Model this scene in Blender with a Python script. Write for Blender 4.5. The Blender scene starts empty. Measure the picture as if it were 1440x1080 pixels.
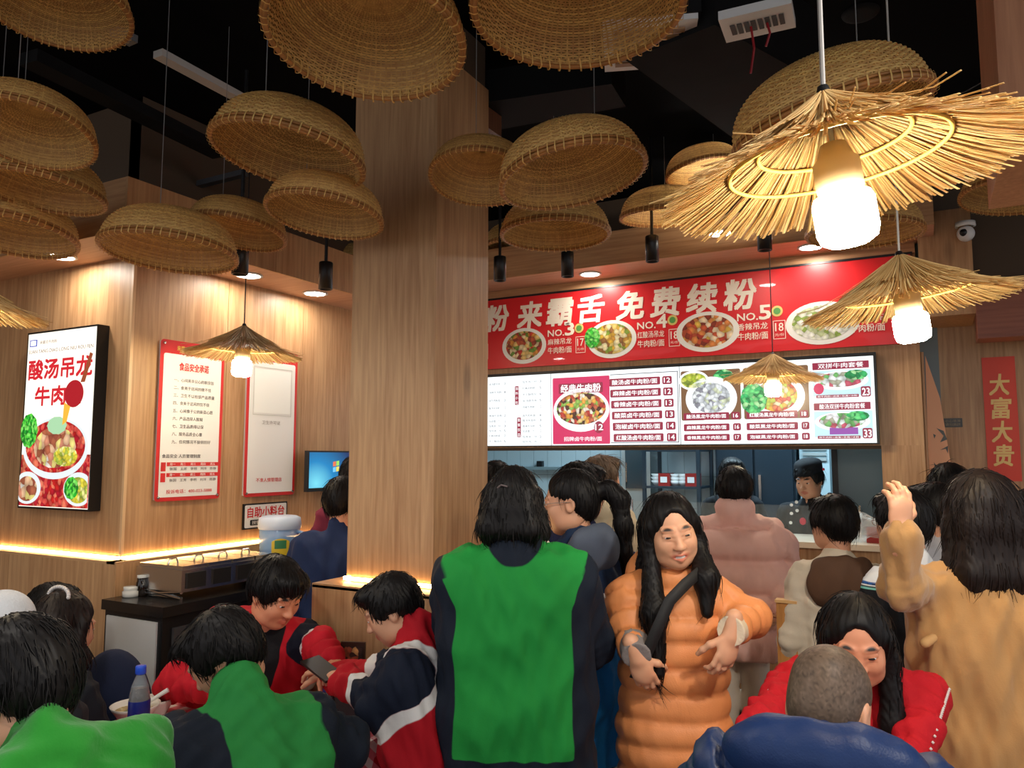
import bpy, math, random
import numpy as np
from mathutils import Vector, Matrix

random.seed(7)
RNG = np.random.default_rng(7)
scene = bpy.context.scene
COL = scene.collection

# ---------------------------------------------------------------- camera
CAM_Z, YAW, PITCH, FPX = 1.65, math.radians(28.3), math.radians(5.45), 1080.0
cam_data = bpy.data.cameras.new('camera')
cam_data.sensor_width = 36.0
cam_data.lens = 36.0 * FPX / 1440.0
cam_data.clip_start = 0.05
cam = bpy.data.objects.new('camera', cam_data)
COL.objects.link(cam)
cam.location = (0, 0, CAM_Z)
cam.rotation_euler = (math.pi / 2 + PITCH, 0, YAW)
scene.camera = cam

# ---------------------------------------------------------------- world: even fill light added through the sides left open
world = bpy.data.worlds.new('world')
scene.world = world
world.use_nodes = True
bg = world.node_tree.nodes['Background']
bg.inputs[0].default_value = (0.93, 0.95, 1.0, 1)
bg.inputs[1].default_value = 0.95

# ---------------------------------------------------------------- exposure
vs = scene.view_settings
vs.view_transform = 'Standard'
vs.look = 'None'
vs.gamma = 1.0
vs.use_curve_mapping = False
vs.exposure = 0.32
scene.cycles.max_bounces = 8
scene.cycles.sample_clamp_indirect = 4.0
scene.cycles.use_denoising = True

# ---------------------------------------------------------------- kitchen ceiling light and added aisle spots
def area(name, loc, rot, sx, sy, power, color):
    d = bpy.data.lights.new(name, 'AREA')
    d.shape = 'RECTANGLE'
    d.size, d.size_y, d.energy, d.color = sx, sy, power, color
    o = bpy.data.objects.new(name, d)
    COL.objects.link(o)
    o.location, o.rotation_euler = loc, rot
    return o
area('kitchen_light', (-1.4, 6.2, 2.66), (0, 0, 0), 2.4, 0.5, 80, (0.62, 0.86, 1.0))
# bare spots added out of view near the camera to light the people
for x_, y_, p_ in ((-1.6, .5, 34), (.75, 1.05, 95), (-2.6, .2, 26)):
    d_ = bpy.data.lights.new('added_aisle_spot', 'SPOT')
    d_.energy, d_.color, d_.spot_size, d_.spot_blend, d_.shadow_soft_size = p_, (1.0, .94, .86), math.radians(152), .45, .09
    o_ = bpy.data.objects.new('added_aisle_spot', d_)
    COL.objects.link(o_)
    o_.location = (x_, y_, 2.85)

# ---------------------------------------------------------------- geometry of the view
CW, SW = math.cos(YAW), math.sin(YAW)
F0 = np.array([-SW, CW, 0.0])
R0 = np.array([CW, SW, 0.0])
FW = F0 * math.cos(PITCH) + np.array([0, 0, math.sin(PITCH)])
UP = -F0 * math.sin(PITCH) + np.array([0, 0, math.cos(PITCH)])
C0 = np.array([0, 0, CAM_Z])
def ray(x, y):
    return FW + R0 * ((x - 720) / FPX) + UP * ((540 - y) / FPX)
def W(x, y, d):
    return C0 + ray(x, y) * d
def hit(axis, val, x, y):
    r = ray(x, y)
    return C0 + r * ((val - C0[axis]) / r[axis])

# ---------------------------------------------------------------- materials
MATS = {}
def nodes_of(name):
    m = bpy.data.materials.new(name)
    m.use_nodes = True
    nt = m.node_tree
    b = nt.nodes['Principled BSDF']
    return m, nt, b
def mat(name, color, rough=0.6, metal=0.0, emit=0.0, var=0.0, vscale=8.0, bump=0.0, bscale=60.0, stretch=(1, 1, 1), spec=None, trans=0.0, sheen=0.0, alpha=None, dist=0.01, coat=0.0):
    if name in MATS:
        return MATS[name]
    m, nt, b = nodes_of(name)
    N, L = nt.nodes, nt.links
    c = (*color, 1)
    b.inputs['Base Color'].default_value = c
    b.inputs['Roughness'].default_value = rough
    b.inputs['Metallic'].default_value = metal
    if spec is not None:
        b.inputs['Specular IOR Level'].default_value = spec
    if trans:
        b.inputs['Transmission Weight'].default_value = trans
    if sheen:
        b.inputs['Sheen Weight'].default_value = sheen
    if coat:
        b.inputs['Coat Weight'].default_value = coat
    if alpha is not None:
        b.inputs['Alpha'].default_value = alpha
    if emit:
        b.inputs['Emission Color'].default_value = c
        b.inputs['Emission Strength'].default_value = emit
    if var or bump:
        tc = N.new('ShaderNodeTexCoord')
        mp = N.new('ShaderNodeMapping')
        mp.inputs['Scale'].default_value = stretch
        L.new(tc.outputs['Object'], mp.inputs['Vector'])
    if var:
        n = N.new('ShaderNodeTexNoise')
        n.inputs['Scale'].default_value = vscale
        n.inputs['Detail'].default_value = 3
        L.new(mp.outputs['Vector'], n.inputs['Vector'])
        r = N.new('ShaderNodeValToRGB')
        r.color_ramp.elements[0].position = 0.3
        r.color_ramp.elements[1].position = 0.7
        r.color_ramp.elements[0].color = (*[v * (1 - var) for v in color], 1)
        r.color_ramp.elements[1].color = (*[min(1, v * (1 + var)) for v in color], 1)
        L.new(n.outputs['Fac'], r.inputs['Fac'])
        L.new(r.outputs['Color'], b.inputs['Base Color'])
    if bump:
        n2 = N.new('ShaderNodeTexNoise')
        n2.inputs['Scale'].default_value = bscale
        n2.inputs['Detail'].default_value = 4
        L.new(mp.outputs['Vector'], n2.inputs['Vector'])
        bp = N.new('ShaderNodeBump')
        bp.inputs['Strength'].default_value = bump
        bp.inputs['Distance'].default_value = dist
        L.new(n2.outputs['Fac'], bp.inputs['Height'])
        L.new(bp.outputs['Normal'], b.inputs['Normal'])
    MATS[name] = m
    return m

def wood(name, c0, c1, rough=0.5, axis=2, knots=True):
    m, nt, b = nodes_of(name)
    N, L = nt.nodes, nt.links
    tc = N.new('ShaderNodeTexCoord')
    oi = N.new('ShaderNodeObjectInfo')
    add = N.new('ShaderNodeVectorMath'); add.operation = 'ADD'
    sc = N.new('ShaderNodeVectorMath'); sc.operation = 'SCALE'
    comb = N.new('ShaderNodeCombineXYZ')
    for i in range(3):
        L.new(oi.outputs['Random'], comb.inputs[i])
    L.new(comb.outputs[0], sc.inputs[0]); sc.inputs['Scale'].default_value = 7.0
    L.new(tc.outputs['Object'], add.inputs[0]); L.new(sc.outputs[0], add.inputs[1])
    def noise(scale, stretch, detail):
        mp = N.new('ShaderNodeMapping'); mp.inputs['Scale'].default_value = stretch
        L.new(add.outputs[0], mp.inputs['Vector'])
        n = N.new('ShaderNodeTexNoise'); n.inputs['Scale'].default_value = scale; n.inputs['Detail'].default_value = detail
        n.inputs['Distortion'].default_value = 0.4
        L.new(mp.outputs[0], n.inputs['Vector'])
        return n.outputs['Fac']
    st = [1.0, 1.0, 1.0]; st[axis] = 0.055
    st2 = [1.0, 1.0, 1.0]; st2[axis] = 0.12
    a = noise(62, st, 6); c = noise(5, st2, 3)
    mx = N.new('ShaderNodeMath'); mx.operation = 'MULTIPLY_ADD'
    L.new(a, mx.inputs[0]); mx.inputs[1].default_value = 0.6
    m2 = N.new('ShaderNodeMath'); m2.operation = 'MULTIPLY'; L.new(c, m2.inputs[0]); m2.inputs[1].default_value = 0.4
    L.new(m2.outputs[0], mx.inputs[2])
    r = N.new('ShaderNodeValToRGB')
    r.color_ramp.elements[0].position = 0.36; r.color_ramp.elements[1].position = 0.62
    r.color_ramp.elements[0].color = (*c0, 1); r.color_ramp.elements[1].color = (*c1, 1)
    L.new(mx.outputs[0], r.inputs['Fac'])
    out = r.outputs['Color']
    if knots:
        mp = N.new('ShaderNodeMapping'); s3 = [2.6, 2.6, 2.6]; s3[axis] = 1.1; mp.inputs['Scale'].default_value = s3
        L.new(add.outputs[0], mp.inputs['Vector'])
        v = N.new('ShaderNodeTexVoronoi'); v.inputs['Scale'].default_value = 1.0
        L.new(mp.outputs[0], v.inputs['Vector'])
        mr = N.new('ShaderNodeMapRange'); mr.inputs['From Min'].default_value = 0.035; mr.inputs['From Max'].default_value = 0.10
        mr.inputs['To Min'].default_value = 0.55; mr.inputs['To Max'].default_value = 0.0
        L.new(v.outputs['Distance'], mr.inputs['Value'])
        mk = N.new('ShaderNodeMixRGB'); L.new(mr.outputs[0], mk.inputs[0]); L.new(out, mk.inputs[1])
        mk.inputs[2].default_value = (c0[0] * .35, c0[1] * .3, c0[2] * .25, 1)
        out = mk.outputs[0]
    L.new(out, b.inputs['Base Color'])
    b.inputs['Roughness'].default_value = rough
    bp = N.new('ShaderNodeBump'); bp.inputs['Strength'].default_value = 0.08; bp.inputs['Distance'].default_value = 0.004
    L.new(a, bp.inputs['Height']); L.new(bp.outputs[0], b.inputs['Normal'])
    MATS[name] = m
    return m

def food(name, cols, scale=60.0, emit=0.0, rand=1.0):
    """printed dish: patches of the colours given"""
    m, nt, b = nodes_of(name)
    N, L = nt.nodes, nt.links
    tc = N.new('ShaderNodeTexCoord')
    nz = N.new('ShaderNodeTexNoise'); nz.inputs['Scale'].default_value = scale * .35; nz.inputs['Detail'].default_value = 2
    L.new(tc.outputs['Object'], nz.inputs['Vector'])
    mix = N.new('ShaderNodeMixRGB'); mix.inputs[0].default_value = 0.035
    L.new(tc.outputs['Object'], mix.inputs[1]); L.new(nz.outputs['Color'], mix.inputs[2])
    v = N.new('ShaderNodeTexVoronoi'); v.inputs['Scale'].default_value = scale; v.inputs['Randomness'].default_value = rand
    L.new(mix.outputs[0], v.inputs['Vector'])
    sp = N.new('ShaderNodeSeparateColor'); L.new(v.outputs['Color'], sp.inputs[0])
    r = N.new('ShaderNodeValToRGB'); r.color_ramp.interpolation = 'CONSTANT'
    el = r.color_ramp.elements
    for i, c in enumerate(cols):
        e = el[i] if i < 2 else el.new(i / len(cols))
        e.position = i / len(cols); e.color = (*c, 1)
    L.new(sp.outputs[0], r.inputs['Fac'])
    mr = N.new('ShaderNodeMapRange'); mr.inputs['From Min'].default_value = 0; mr.inputs['From Max'].default_value = 0.9
    mr.inputs['To Min'].default_value = 1.15; mr.inputs['To Max'].default_value = 0.45
    L.new(v.outputs['Distance'], mr.inputs['Value'])
    mu = N.new('ShaderNodeMixRGB'); mu.blend_type = 'MULTIPLY'; mu.inputs[0].default_value = 1
    L.new(r.outputs[0], mu.inputs[1]); L.new(mr.outputs[0], mu.inputs[2])
    L.new(mu.outputs[0], b.inputs['Base Color'])
    b.inputs['Roughness'].default_value = 0.5
    if emit:
        L.new(mu.outputs[0], b.inputs['Emission Color']); b.inputs['Emission Strength'].default_value = emit
        b.inputs['Base Color'].default_value = (0, 0, 0, 1); L.remove(b.inputs['Base Color'].links[0])
    MATS[name] = m
    return m

def screen(name, color, emit=1.0):
    """colour shown on a lit screen or light box"""
    if name in MATS:
        return MATS[name]
    m, nt, b = nodes_of(name)
    b.inputs['Base Color'].default_value = (0.01, 0.01, 0.01, 1)
    b.inputs['Roughness'].default_value = 0.35
    b.inputs['Emission Color'].default_value = (*color, 1)
    b.inputs['Emission Strength'].default_value = emit
    MATS[name] = m
    return m

def S(r, g, b):
    """sRGB 0-255 to linear"""
    return tuple(((v / 255) / 12.92 if v / 255 <= .04045 else ((v / 255 + .055) / 1.055) ** 2.4) for v in (r, g, b))

# ---------------------------------------------------------------- mesh helpers
def new_mesh(name, V, Fs, mats, smooth=False, mi=None, attrs=None):
    V = np.asarray(V, dtype=np.float32).reshape(-1, 3)
    me = bpy.data.meshes.new(name)
    if isinstance(Fs, np.ndarray):
        nf, k = Fs.shape
        me.vertices.add(len(V)); me.vertices.foreach_set('co', V.ravel())
        me.loops.add(nf * k); me.loops.foreach_set('vertex_index', Fs.astype(np.int32).ravel())
        me.polygons.add(nf)
        me.polygons.foreach_set('loop_start', np.arange(0, nf * k, k, dtype=np.int32))
        me.update(calc_edges=True)
    else:
        me.from_pydata(V.tolist(), [], Fs)
    if not isinstance(mats, (list, tuple)):
        mats = [mats]
    for m in mats:
        me.materials.append(m)
    if mi is not None:
        me.polygons.foreach_set('material_index', np.asarray(mi, dtype=np.int32))
    if smooth:
        me.polygons.foreach_set('use_smooth', np.ones(len(me.polygons), dtype=bool))
    for an, av in (attrs or {}).items():
        at = me.attributes.new(an, 'FLOAT', 'POINT')
        at.data.foreach_set('value', np.asarray(av, dtype=np.float32))
    me.validate()
    me.update()
    return me
def link(name, me, parent=None):
    o = bpy.data.objects.new(name, me)
    COL.objects.link(o)
    if parent is not None:
        o.parent = parent
    return o
def thing(name, label, cat, loc=(0, 0, 0), rotz=0.0, group=None):
    o = bpy.data.objects.new(name, None)
    o.empty_display_size = 0.1
    COL.objects.link(o)
    o.location = tuple(loc); o.rotation_euler = (0, 0, rotz)
    return tag(o, label, cat, group)
def tag(o, label=None, cat=None, group=None, kind=None):
    for k, v in (('label', label), ('category', cat), ('group', group), ('kind', kind)):
        if v:
            o[k] = v
    return o

class MB:
    """collects boxes, tubes, discs into one mesh"""
    def __init__(s):
        s.V, s.F, s.M, s.cur = [], [], [], 0
    def add(s, vs, fs):
        n = len(s.V); s.V += [tuple(map(float, v)) for v in vs]
        for f in fs:
            s.F.append([n + i for i in f]); s.M.append(s.cur)
        return s
    def box(s, x0, x1, y0, y1, z0, z1):
        v = [(x, y, z) for z in (z0, z1) for y in (y0, y1) for x in (x0, x1)]
        return s.add(v, [(0, 2, 3, 1), (4, 5, 7, 6), (0, 1, 5, 4), (2, 6, 7, 3), (0, 4, 6, 2), (1, 3, 7, 5)])
    def quad(s, a, b, c, d):
        return s.add([a, b, c, d], [(0, 1, 2, 3)])
    def tube(s, pts, r, n=8, caps=True):
        pts = [np.asarray(p, float) for p in pts]
        rs = r if isinstance(r, (list, tuple)) else [r] * len(pts)
        base = len(s.V); ref = None
        for i, p in enumerate(pts):
            t = pts[min(i + 1, len(pts) - 1)] - pts[max(i - 1, 0)]
            t = t / (np.linalg.norm(t) + 1e-9)
            if ref is None:
                ref = np.cross(t, (0, 0, 1.0) if abs(t[2]) < .9 else (1.0, 0, 0))
            ref = ref - t * np.dot(ref, t); ref /= np.linalg.norm(ref) + 1e-9
            b = np.cross(t, ref)
            for k in range(n):
                a = 2 * math.pi * k / n
                s.V.append(tuple(p + rs[i] * (math.cos(a) * ref + math.sin(a) * b)))
        for i in range(len(pts) - 1):
            for k in range(n):
                a, b_ = base + i * n + k, base + i * n + (k + 1) % n
                s.F.append([a, b_, b_ + n, a + n]); s.M.append(s.cur)
        if caps:
            s.F.append([base + k for k in range(n)][::-1]); s.M.append(s.cur)
            e = base + (len(pts) - 1) * n
            s.F.append([e + k for k in range(n)]); s.M.append(s.cur)
        return s
    def lathe(s, prof, n=24, c=(0, 0, 0)):
        base = len(s.V)
        for r, z in prof:
            for k in range(n):
                a = 2 * math.pi * k / n
                s.V.append((c[0] + r * math.cos(a), c[1] + r * math.sin(a), c[2] + z))
        for i in range(len(prof) - 1):
            for k in range(n):
                a, b_ = base + i * n + k, base + i * n + (k + 1) % n
                s.F.append([a, b_, b_ + n, a + n]); s.M.append(s.cur)
        return s
    def disc(s, cx, y, cz, rx, rz, n=40):
        """flat ellipse in the xz plane, looking towards -y"""
        return s.add([(cx + rx * math.cos(2 * math.pi * k / n), y, cz + rz * math.sin(2 * math.pi * k / n)) for k in range(n)], [list(range(n))])
    def rect(s, x0, x1, y, z0, z1, r=0.0):
        """flat rectangle in xz, rounded corners"""
        if r <= 0:
            return s.add([(x0, y, z0), (x1, y, z0), (x1, y, z1), (x0, y, z1)], [(0, 1, 2, 3)])
        pts = []
        for cx, cz, a0 in ((x1 - r, z0 + r, -90), (x1 - r, z1 - r, 0), (x0 + r, z1 - r, 90), (x0 + r, z0 + r, 180)):
            for k in range(5):
                a = math.radians(a0 + 22.5 * k)
                pts.append((cx + r * math.cos(a), y, cz + r * math.sin(a)))
        return s.add(pts, [list(range(len(pts)))])
    def mat(s, i):
        s.cur = i; return s
    def build(s, name, mats, parent=None, smooth=False, loc=None):
        o = link(name, new_mesh(name, s.V, s.F, mats, smooth, s.M), parent)
        if name in ('lettering', 'price_bar', 'price_frame', 'award_seal', 'heading_band', 'card_outline', 'sleeve_outline', 'flag_mark', 'bamboo_print', 'brand_mark'):
            o['kind'] = 'stuff'
        if loc is not None:
            o.location = tuple(loc)
        return o

_tc = bpy.data.curves.new('lettering', 'FONT')
_to = bpy.data.objects.new('lettering', _tc)
_tcache = {}
def glyphs(s, bold):
    key = (s, bold)
    if key not in _tcache:
        _tc.body = s; _tc.offset = 0.0; _tc.resolution_u = 2; _tc.fill_mode = 'BOTH'
        me = _to.to_mesh()
        V = np.array([v.co[:] for v in me.vertices]).reshape(-1, 3)
        Fs = [tuple(p.vertices) for p in me.polygons]
        _to.to_mesh_clear()
        _tcache[key] = (V, Fs)
    return _tcache[key]
def text(mb, s, x0, x1, y, z0, z1, bold=0.0, shear=0.0):
    """lettering fitted into a box in the xz plane"""
    V, Fs = glyphs(s, 0)
    if not len(V):
        return
    a, b = V.min(0), V.max(0)
    U = (V - a) / np.maximum(b - a, 1e-6)
    X = x0 + U[:, 0] * (x1 - x0) + shear * (U[:, 1] - .5) * (z1 - z0)
    Z = z0 + U[:, 1] * (z1 - z0)
    em = (z1 - z0)
    sh = [(0, 0)] if bold <= .002 else [(-1, 0), (1, 0), (0, .8)] if bold < .015 else [(-1, -1), (1, -1), (-1, 1), (1, 1), (0, 0)]
    bd = min(bold * 1.1, .05) * em
    for i, (dx_, dz_) in enumerate(sh):
        mb.add(list(zip(X + dx_ * bd, np.full(len(X), y - .00012 * i), Z + dz_ * bd)), Fs)
def free_lettering():
    bpy.data.objects.remove(_to); bpy.data.curves.remove(_tc)
# ---------------------------------------------------------------- shared materials
OAK = wood('oak_laminate', S(166, 122, 82), S(200, 158, 114), 0.45)
OAKX = wood('oak_laminate_flat', S(166, 122, 82), S(200, 158, 114), 0.45, axis=0)
BLACK = mat('black_paint', (0.004, 0.0042, 0.005), 0.95, spec=.05)
DUCT = mat('dark_duct_paint', (0.008, 0.0083, 0.009), 0.8, var=.2, spec=.15)
BLACKM = mat('black_metal', (0.008, 0.008, 0.009), 0.35)
SOFFIT = wood('soffit_laminate', S(186, 140, 112), S(206, 164, 134), 0.5, axis=0, knots=False)
WHITE = mat('white_plastic', (0.75, 0.75, 0.74), 0.4)
STEEL = mat('stainless_steel', (0.62, 0.61, 0.6), 0.22, 1.0, bump=.05, bscale=20)
LED = screen('warm_led', (1.0, 0.62, 0.24), 22.0)
LAMPW = screen('downlight_glow', (1.0, 0.91, 0.80), 110.0)
GROUT = mat('dark_joint', (0.10, 0.065, 0.04), 0.8)

LX, LY, PY = -3.46, 2.43, 5.09            # left wall, light-box wall, counter wall
def struct(o, label=None):
    o['kind'] = 'structure'
    if label:
        o['label'] = label
    return o

# floor, ceiling
fm, fnt, fb = nodes_of('floor_tile')
_tc2 = fnt.nodes.new('ShaderNodeTexCoord'); _br = fnt.nodes.new('ShaderNodeTexBrick')
_br.offset = 0; _br.inputs['Scale'].default_value = 1.0; _br.inputs['Brick Width'].default_value = .6; _br.inputs['Row Height'].default_value = .6
_br.inputs['Mortar Size'].default_value = .003
_br.inputs['Color1'].default_value = (*S(126, 108, 92), 1); _br.inputs['Color2'].default_value = (*S(118, 102, 88), 1); _br.inputs['Mortar'].default_value = (.03, .03, .03, 1)
fnt.links.new(_tc2.outputs['Object'], _br.inputs['Vector']); fnt.links.new(_br.outputs['Color'], fb.inputs['Base Color'])
fb.inputs['Roughness'].default_value = .3
struct(MB().box(-12, 12, -12, 8.2, -.05, 0).build('floor', fm))
struct(MB().box(-6.5, 4.5, -2.5, 8.2, 3.5, 3.55).build('ceiling', BLACK))
struct(MB().box(-6.5, 4.5, 8.0, 8.1, 0, 3.5).build('wall_far', BLACK))

def panels(parent, along, a0, a1, fixed, z0, z1, step, out, thick=.012, m=OAK, name='panel'):
    """laminate boards with fine joints; along='x' or 'y'; out = sign of the visible side"""
    n = max(1, round((a1 - a0) / step)); w = (a1 - a0) / n
    for i in range(n):
        p, q = a0 + i * w + .0012, a0 + (i + 1) * w - .0012
        f0, f1 = sorted((fixed, fixed + out * thick))
        mb = MB()
        mb.box(p, q, f0, f1, z0, z1) if along == 'x' else mb.box(f0, f1, p, q, z0, z1)
        mb.build(name, m, parent)

LEDGE = 1.145
w = struct(MB().box(-6.5, -6.4, -3.0, LY + .1, 0, 3.5).build('wall_side', GROUT))
panels(w, 'y', -3.0, LY, -6.4, .1, 2.9, .9, 1)
# light-box wall (faces -y)
w = struct(MB().box(-6.4, LX - .013, LY + .012, LY + .1, 0, 3.5).build('wall_front', GROUT))
panels(w, 'x', -6.0, LX, LY + .012, LEDGE + .03, 2.66, .62, -1)
panels(w, 'x', -6.0, LX + .06, LY - .06, .1, LEDGE, .9, -1)
MB().box(-6.0, LX + .06, LY - .072, LY, LEDGE, LEDGE + .012).build('ledge', OAKX, w)
MB().box(-6.0, LX, LY - .010, LY - .002, LEDGE + .014, LEDGE + .026).build('led_strip', LED, w)
# left wall (faces +x)
w = struct(MB().box(LX - .1, LX - .012, LY + .012, 4.22, 0, 3.5).build('wall_left', GROUT))
panels(w, 'y', LY, 4.22, LX - .012, LEDGE + .03, 2.66, .6, 1)
panels(w, 'y', LY - .072, 4.22, LX + .06, .1, LEDGE, .9, 1)
MB().box(LX, LX + .072, LY - .072, 4.22, LEDGE, LEDGE + .012).build('ledge', OAKX, w)
MB().box(LX + .002, LX + .010, LY, 4.22, LEDGE + .014, LEDGE + .026).build('led_strip', LED, w)
MB().box(LX - .012, LX + .004, LY - .004, LY + .012, LEDGE + .03, 2.66).build('corner_trim', mat('pale_trim', S(222, 184, 140), .4), w)

# dropped soffit round the two left walls
SX, SY, SZ = -3.10, 2.13, 2.66
s_ = struct(MB().box(-6.0, SX, SY, LY, SZ, SZ + .02).box(LX, SX, LY, 4.3, SZ, SZ + .02).build('ceiling_soffit', SOFFIT))
MB().box(-6.0, SX, SY - .014, SY, SZ - .004, 2.9).build('fascia', OAKX, s_)
MB().box(SX, SX + .014, SY - .014, 4.3, SZ - .004, 2.9).build('fascia', OAK, s_)
MB().box(-6.0, SX, SY, LY, 2.88, 2.9).box(LX, SX, LY, 4.3, 2.88, 2.9).build('soffit_cover', BLACK, s_)

def downlight(pt, label):
    t = thing('downlight', label, 'downlight', pt)
    MB().lathe([(.075, 0), (.078, -.006), (.062, -.008), (.06, 0)], 28).build('trim_ring', WHITE, t, True)
    MB().lathe([(.0, -.004), (.03, -.004), (.06, -.004)][::-1], 28).build('diffuser', LAMPW, t)
for (x, y), lab in (((85, 360), 'round recessed downlight in the soffit above the lit food poster'), ((443, 412), 'round recessed downlight in the soffit above the wall monitor')):
    downlight(hit(2, SZ, x, y), lab)
downlight((-3.28, 3.0, SZ), 'round recessed downlight over the two rule boards, hidden by baskets')

# pillar
PX0, PX1, PY0, PY1 = -2.09, -1.67, 2.47, 2.88
p = struct(MB().box(PX0 + .012, PX1 - .012, PY0 + .012, PY1 - .012, 0, 3.5).build('pillar', GROUT), 'square oak clad pillar in the middle of the room')
panels(p, 'x', PX0, PX1, PY0 + .012, LEDGE + .03, 3.3, .42, -1)
panels(p, 'y', PY0, PY1, PX1 - .012, LEDGE + .03, 3.3, .42, 1)
panels(p, 'y', PY0, PY1, PX0 + .012, LEDGE + .03, 3.3, .42, -1)
panels(p, 'x', PX0, PX1, PY1 - .012, LEDGE + .03, 3.3, .42, 1)
e = .095
for a in (('x', PX0 - e, PX1 + e, PY0 - e + .012, -1), ('x', PX0 - e, PX1 + e, PY1 + e - .012, 1), ('y', PY0 - e, PY1 + e, PX0 - e + .012, -1), ('y', PY0 - e, PY1 + e, PX1 + e - .012, 1)):
    panels(p, a[0], a[1], a[2], a[3], .08, LEDGE, .7, a[4])
MB().box(PX0 - e, PX1 + e, PY0 - e, PY1 + e, LEDGE - .01, LEDGE + .006).build('ledge', OAKX, p)
g = .009
MB().box(PX0 - g, PX1 + g, PY0 - g, PY0 - .001, LEDGE + .012, LEDGE + .026).box(PX1 + .001, PX1 + g, PY0 - g, PY1 + g, LEDGE + .012, LEDGE + .026).box(
    PX0 - g, PX0 - .001, PY0 - g, PY1 + g, LEDGE + .012, LEDGE + .026).build('led_strip', LED, p)

# counter wall: header above the serving window, side post, counter
WX1 = hit(1, PY, 1297, 560)[0]
w = struct(MB().box(-4.6, WX1, PY + .012, PY + .12, 1.70, 3.5).build('wall_back', GROUT))
panels(w, 'x', -4.6, WX1, PY + .012, 1.72, 2.94, .8, -1)
PX = hit(1, PY, 1238, 600)[0]
post = struct(MB().box(PX + .012, WX1 - .012, PY + .012, PY + .3, 0, 1.72).build('wall_post', GROUT))
panels(post, 'x', PX, WX1, PY + .012, 0, 1.72, .3, -1)
panels(post, 'y', PY, PY + .3, WX1 - .012, 0, 2.94, .3, 1)
panels(post, 'y', PY, PY + .3, PX + .012, 0, 1.72, .3, -1)
# soffit over the counter
SZ2, SYF = 2.92, 4.70
s_ = struct(MB().box(-4.6, WX1 + .1, SYF, PY, SZ2, SZ2 + .02).build('ceiling_counter_soffit', SOFFIT))
MB().box(-4.6, WX1 + .1, SYF - .014, SYF, SZ2 - .004, 3.14).build('fascia', OAKX, s_)
MB().box(-4.6, WX1 + .1, SYF, PY, 3.12, 3.14).build('soffit_cover', BLACK, s_)
MB().box(-4.6, WX1, PY - .03, PY, 2.86, SZ2).build('cove_board', OAKX, s_)
for (x, y), lab in (((830, 385), 'round recessed downlight over the left half of the red menu sign'), ((1140, 347), 'round recessed downlight over the right half of the red menu sign'), ((1012, 327), 'round recessed downlight half hidden by the big straw lamp')):
    q = hit(2, SZ2, x, y)
    downlight((q[0], min(q[1], 4.9), SZ2), lab)

# right-hand wall with the banner (a little further back) and dark void over it
RY = 5.42
w = struct(MB().box(WX1, 4.5, RY + .012, RY + .1, 0, 3.5).build('wall_right', GROUT))
panels(w, 'x', WX1, 2.1, RY + .012, LEDGE + .1, 2.72, .62, -1)
panels(w, 'x', WX1, 2.1, RY - .04, .1, LEDGE, .9, -1)
MB().box(WX1, 2.1, RY - .05, RY, LEDGE, LEDGE + .012).build('ledge', OAKX, w)
MB().box(WX1 + .02, 2.1, RY - .010, RY - .002, LEDGE + .014, LEDGE + .026).build('led_strip', LED, w)
# lighter side wall block beside the counter header, carrying the dome camera
q0 = hit(1, 4.95, 1290, 330)[0]; q1 = hit(1, 4.95, 1366, 330)[0]
s_ = struct(MB().box(q0, q1, 4.95, RY, 2.45, 3.06).build('ceiling_bulkhead', OAK))
# bulkhead hanging from the ceiling at the upper right
b0 = hit(1, 2.6, 1404, 110)
zb = hit(1, 2.6, 1404, 214)[2]
s_ = struct(MB().box(b0[0], b0[0] + .8, 2.6, 3.2, zb, 3.5).build('ceiling_bulkhead', wood('red_oak_laminate', S(186, 128, 94), S(210, 152, 114), .5)))
s_ = struct(MB().box(q1, 3.2, 4.9, 5.1, 2.3, 2.62).build('ceiling_bulkhead', wood('shaded_red_laminate', S(120, 66, 50), S(142, 84, 64), .5, axis=0)))  # red laminate with its shade put into the colour

# kitchen behind the window
KY = 7.25
TILEG = mat('tile_grout', (0.22, 0.25, 0.26), .8)
TILE = mat('kitchen_tile', S(196, 214, 220), .18)
w = struct(MB().box(-4.6, 1.2, KY, KY + .1, 0, 3.0).build('wall_kitchen', TILEG))
struct(MB().box(-4.6, -4.5, PY + .12, KY, 0, 3.0).build('wall_kitchen_left', TILE))
struct(MB().box(WX1 + .0, WX1 + .1, PY + .3, KY, 0, 3.0).build('wall_kitchen_right', mat('kitchen_grey_paint', S(120, 136, 142), .5)))
struct(MB().box(-4.6, WX1 + .1, PY + .12, KY, 2.7, 2.75).build('ceiling_kitchen', mat('kitchen_ceiling', (.5, .5, .5), .7)))
tm = new_mesh('tile', *(lambda m: (m.V, m.F))(MB().box(-.078, .078, -.008, .002, -.148, .148)), TILE)
for i in range(17):
    for j in range(4):
        o = link('tile', tm, w); o.location = (-4.36 + i * .16, KY, 1.02 + j * .3)
# pipe-like rail on tiles with a small hook
a = hit(1, KY - .05, 700, 656); b_ = hit(1, KY - .05, 818, 650)
t = thing('wall_shelf', 'narrow pale shelf rail on the tiled kitchen wall', 'shelf', (0, 0, 0))
MB().box(a[0], b_[0], KY - .09, KY - .009, a[2] - .03, a[2]).build('shelf_board', mat('pale_rail', S(150, 170, 175), .3, .3), t)
c = hit(1, KY - .1, 757, 646)
MB().box(c[0] - .03, c[0] + .03, KY - .08, KY - .03, a[2] + .001, a[2] + .06).build('box', BLACKM, t)
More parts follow.
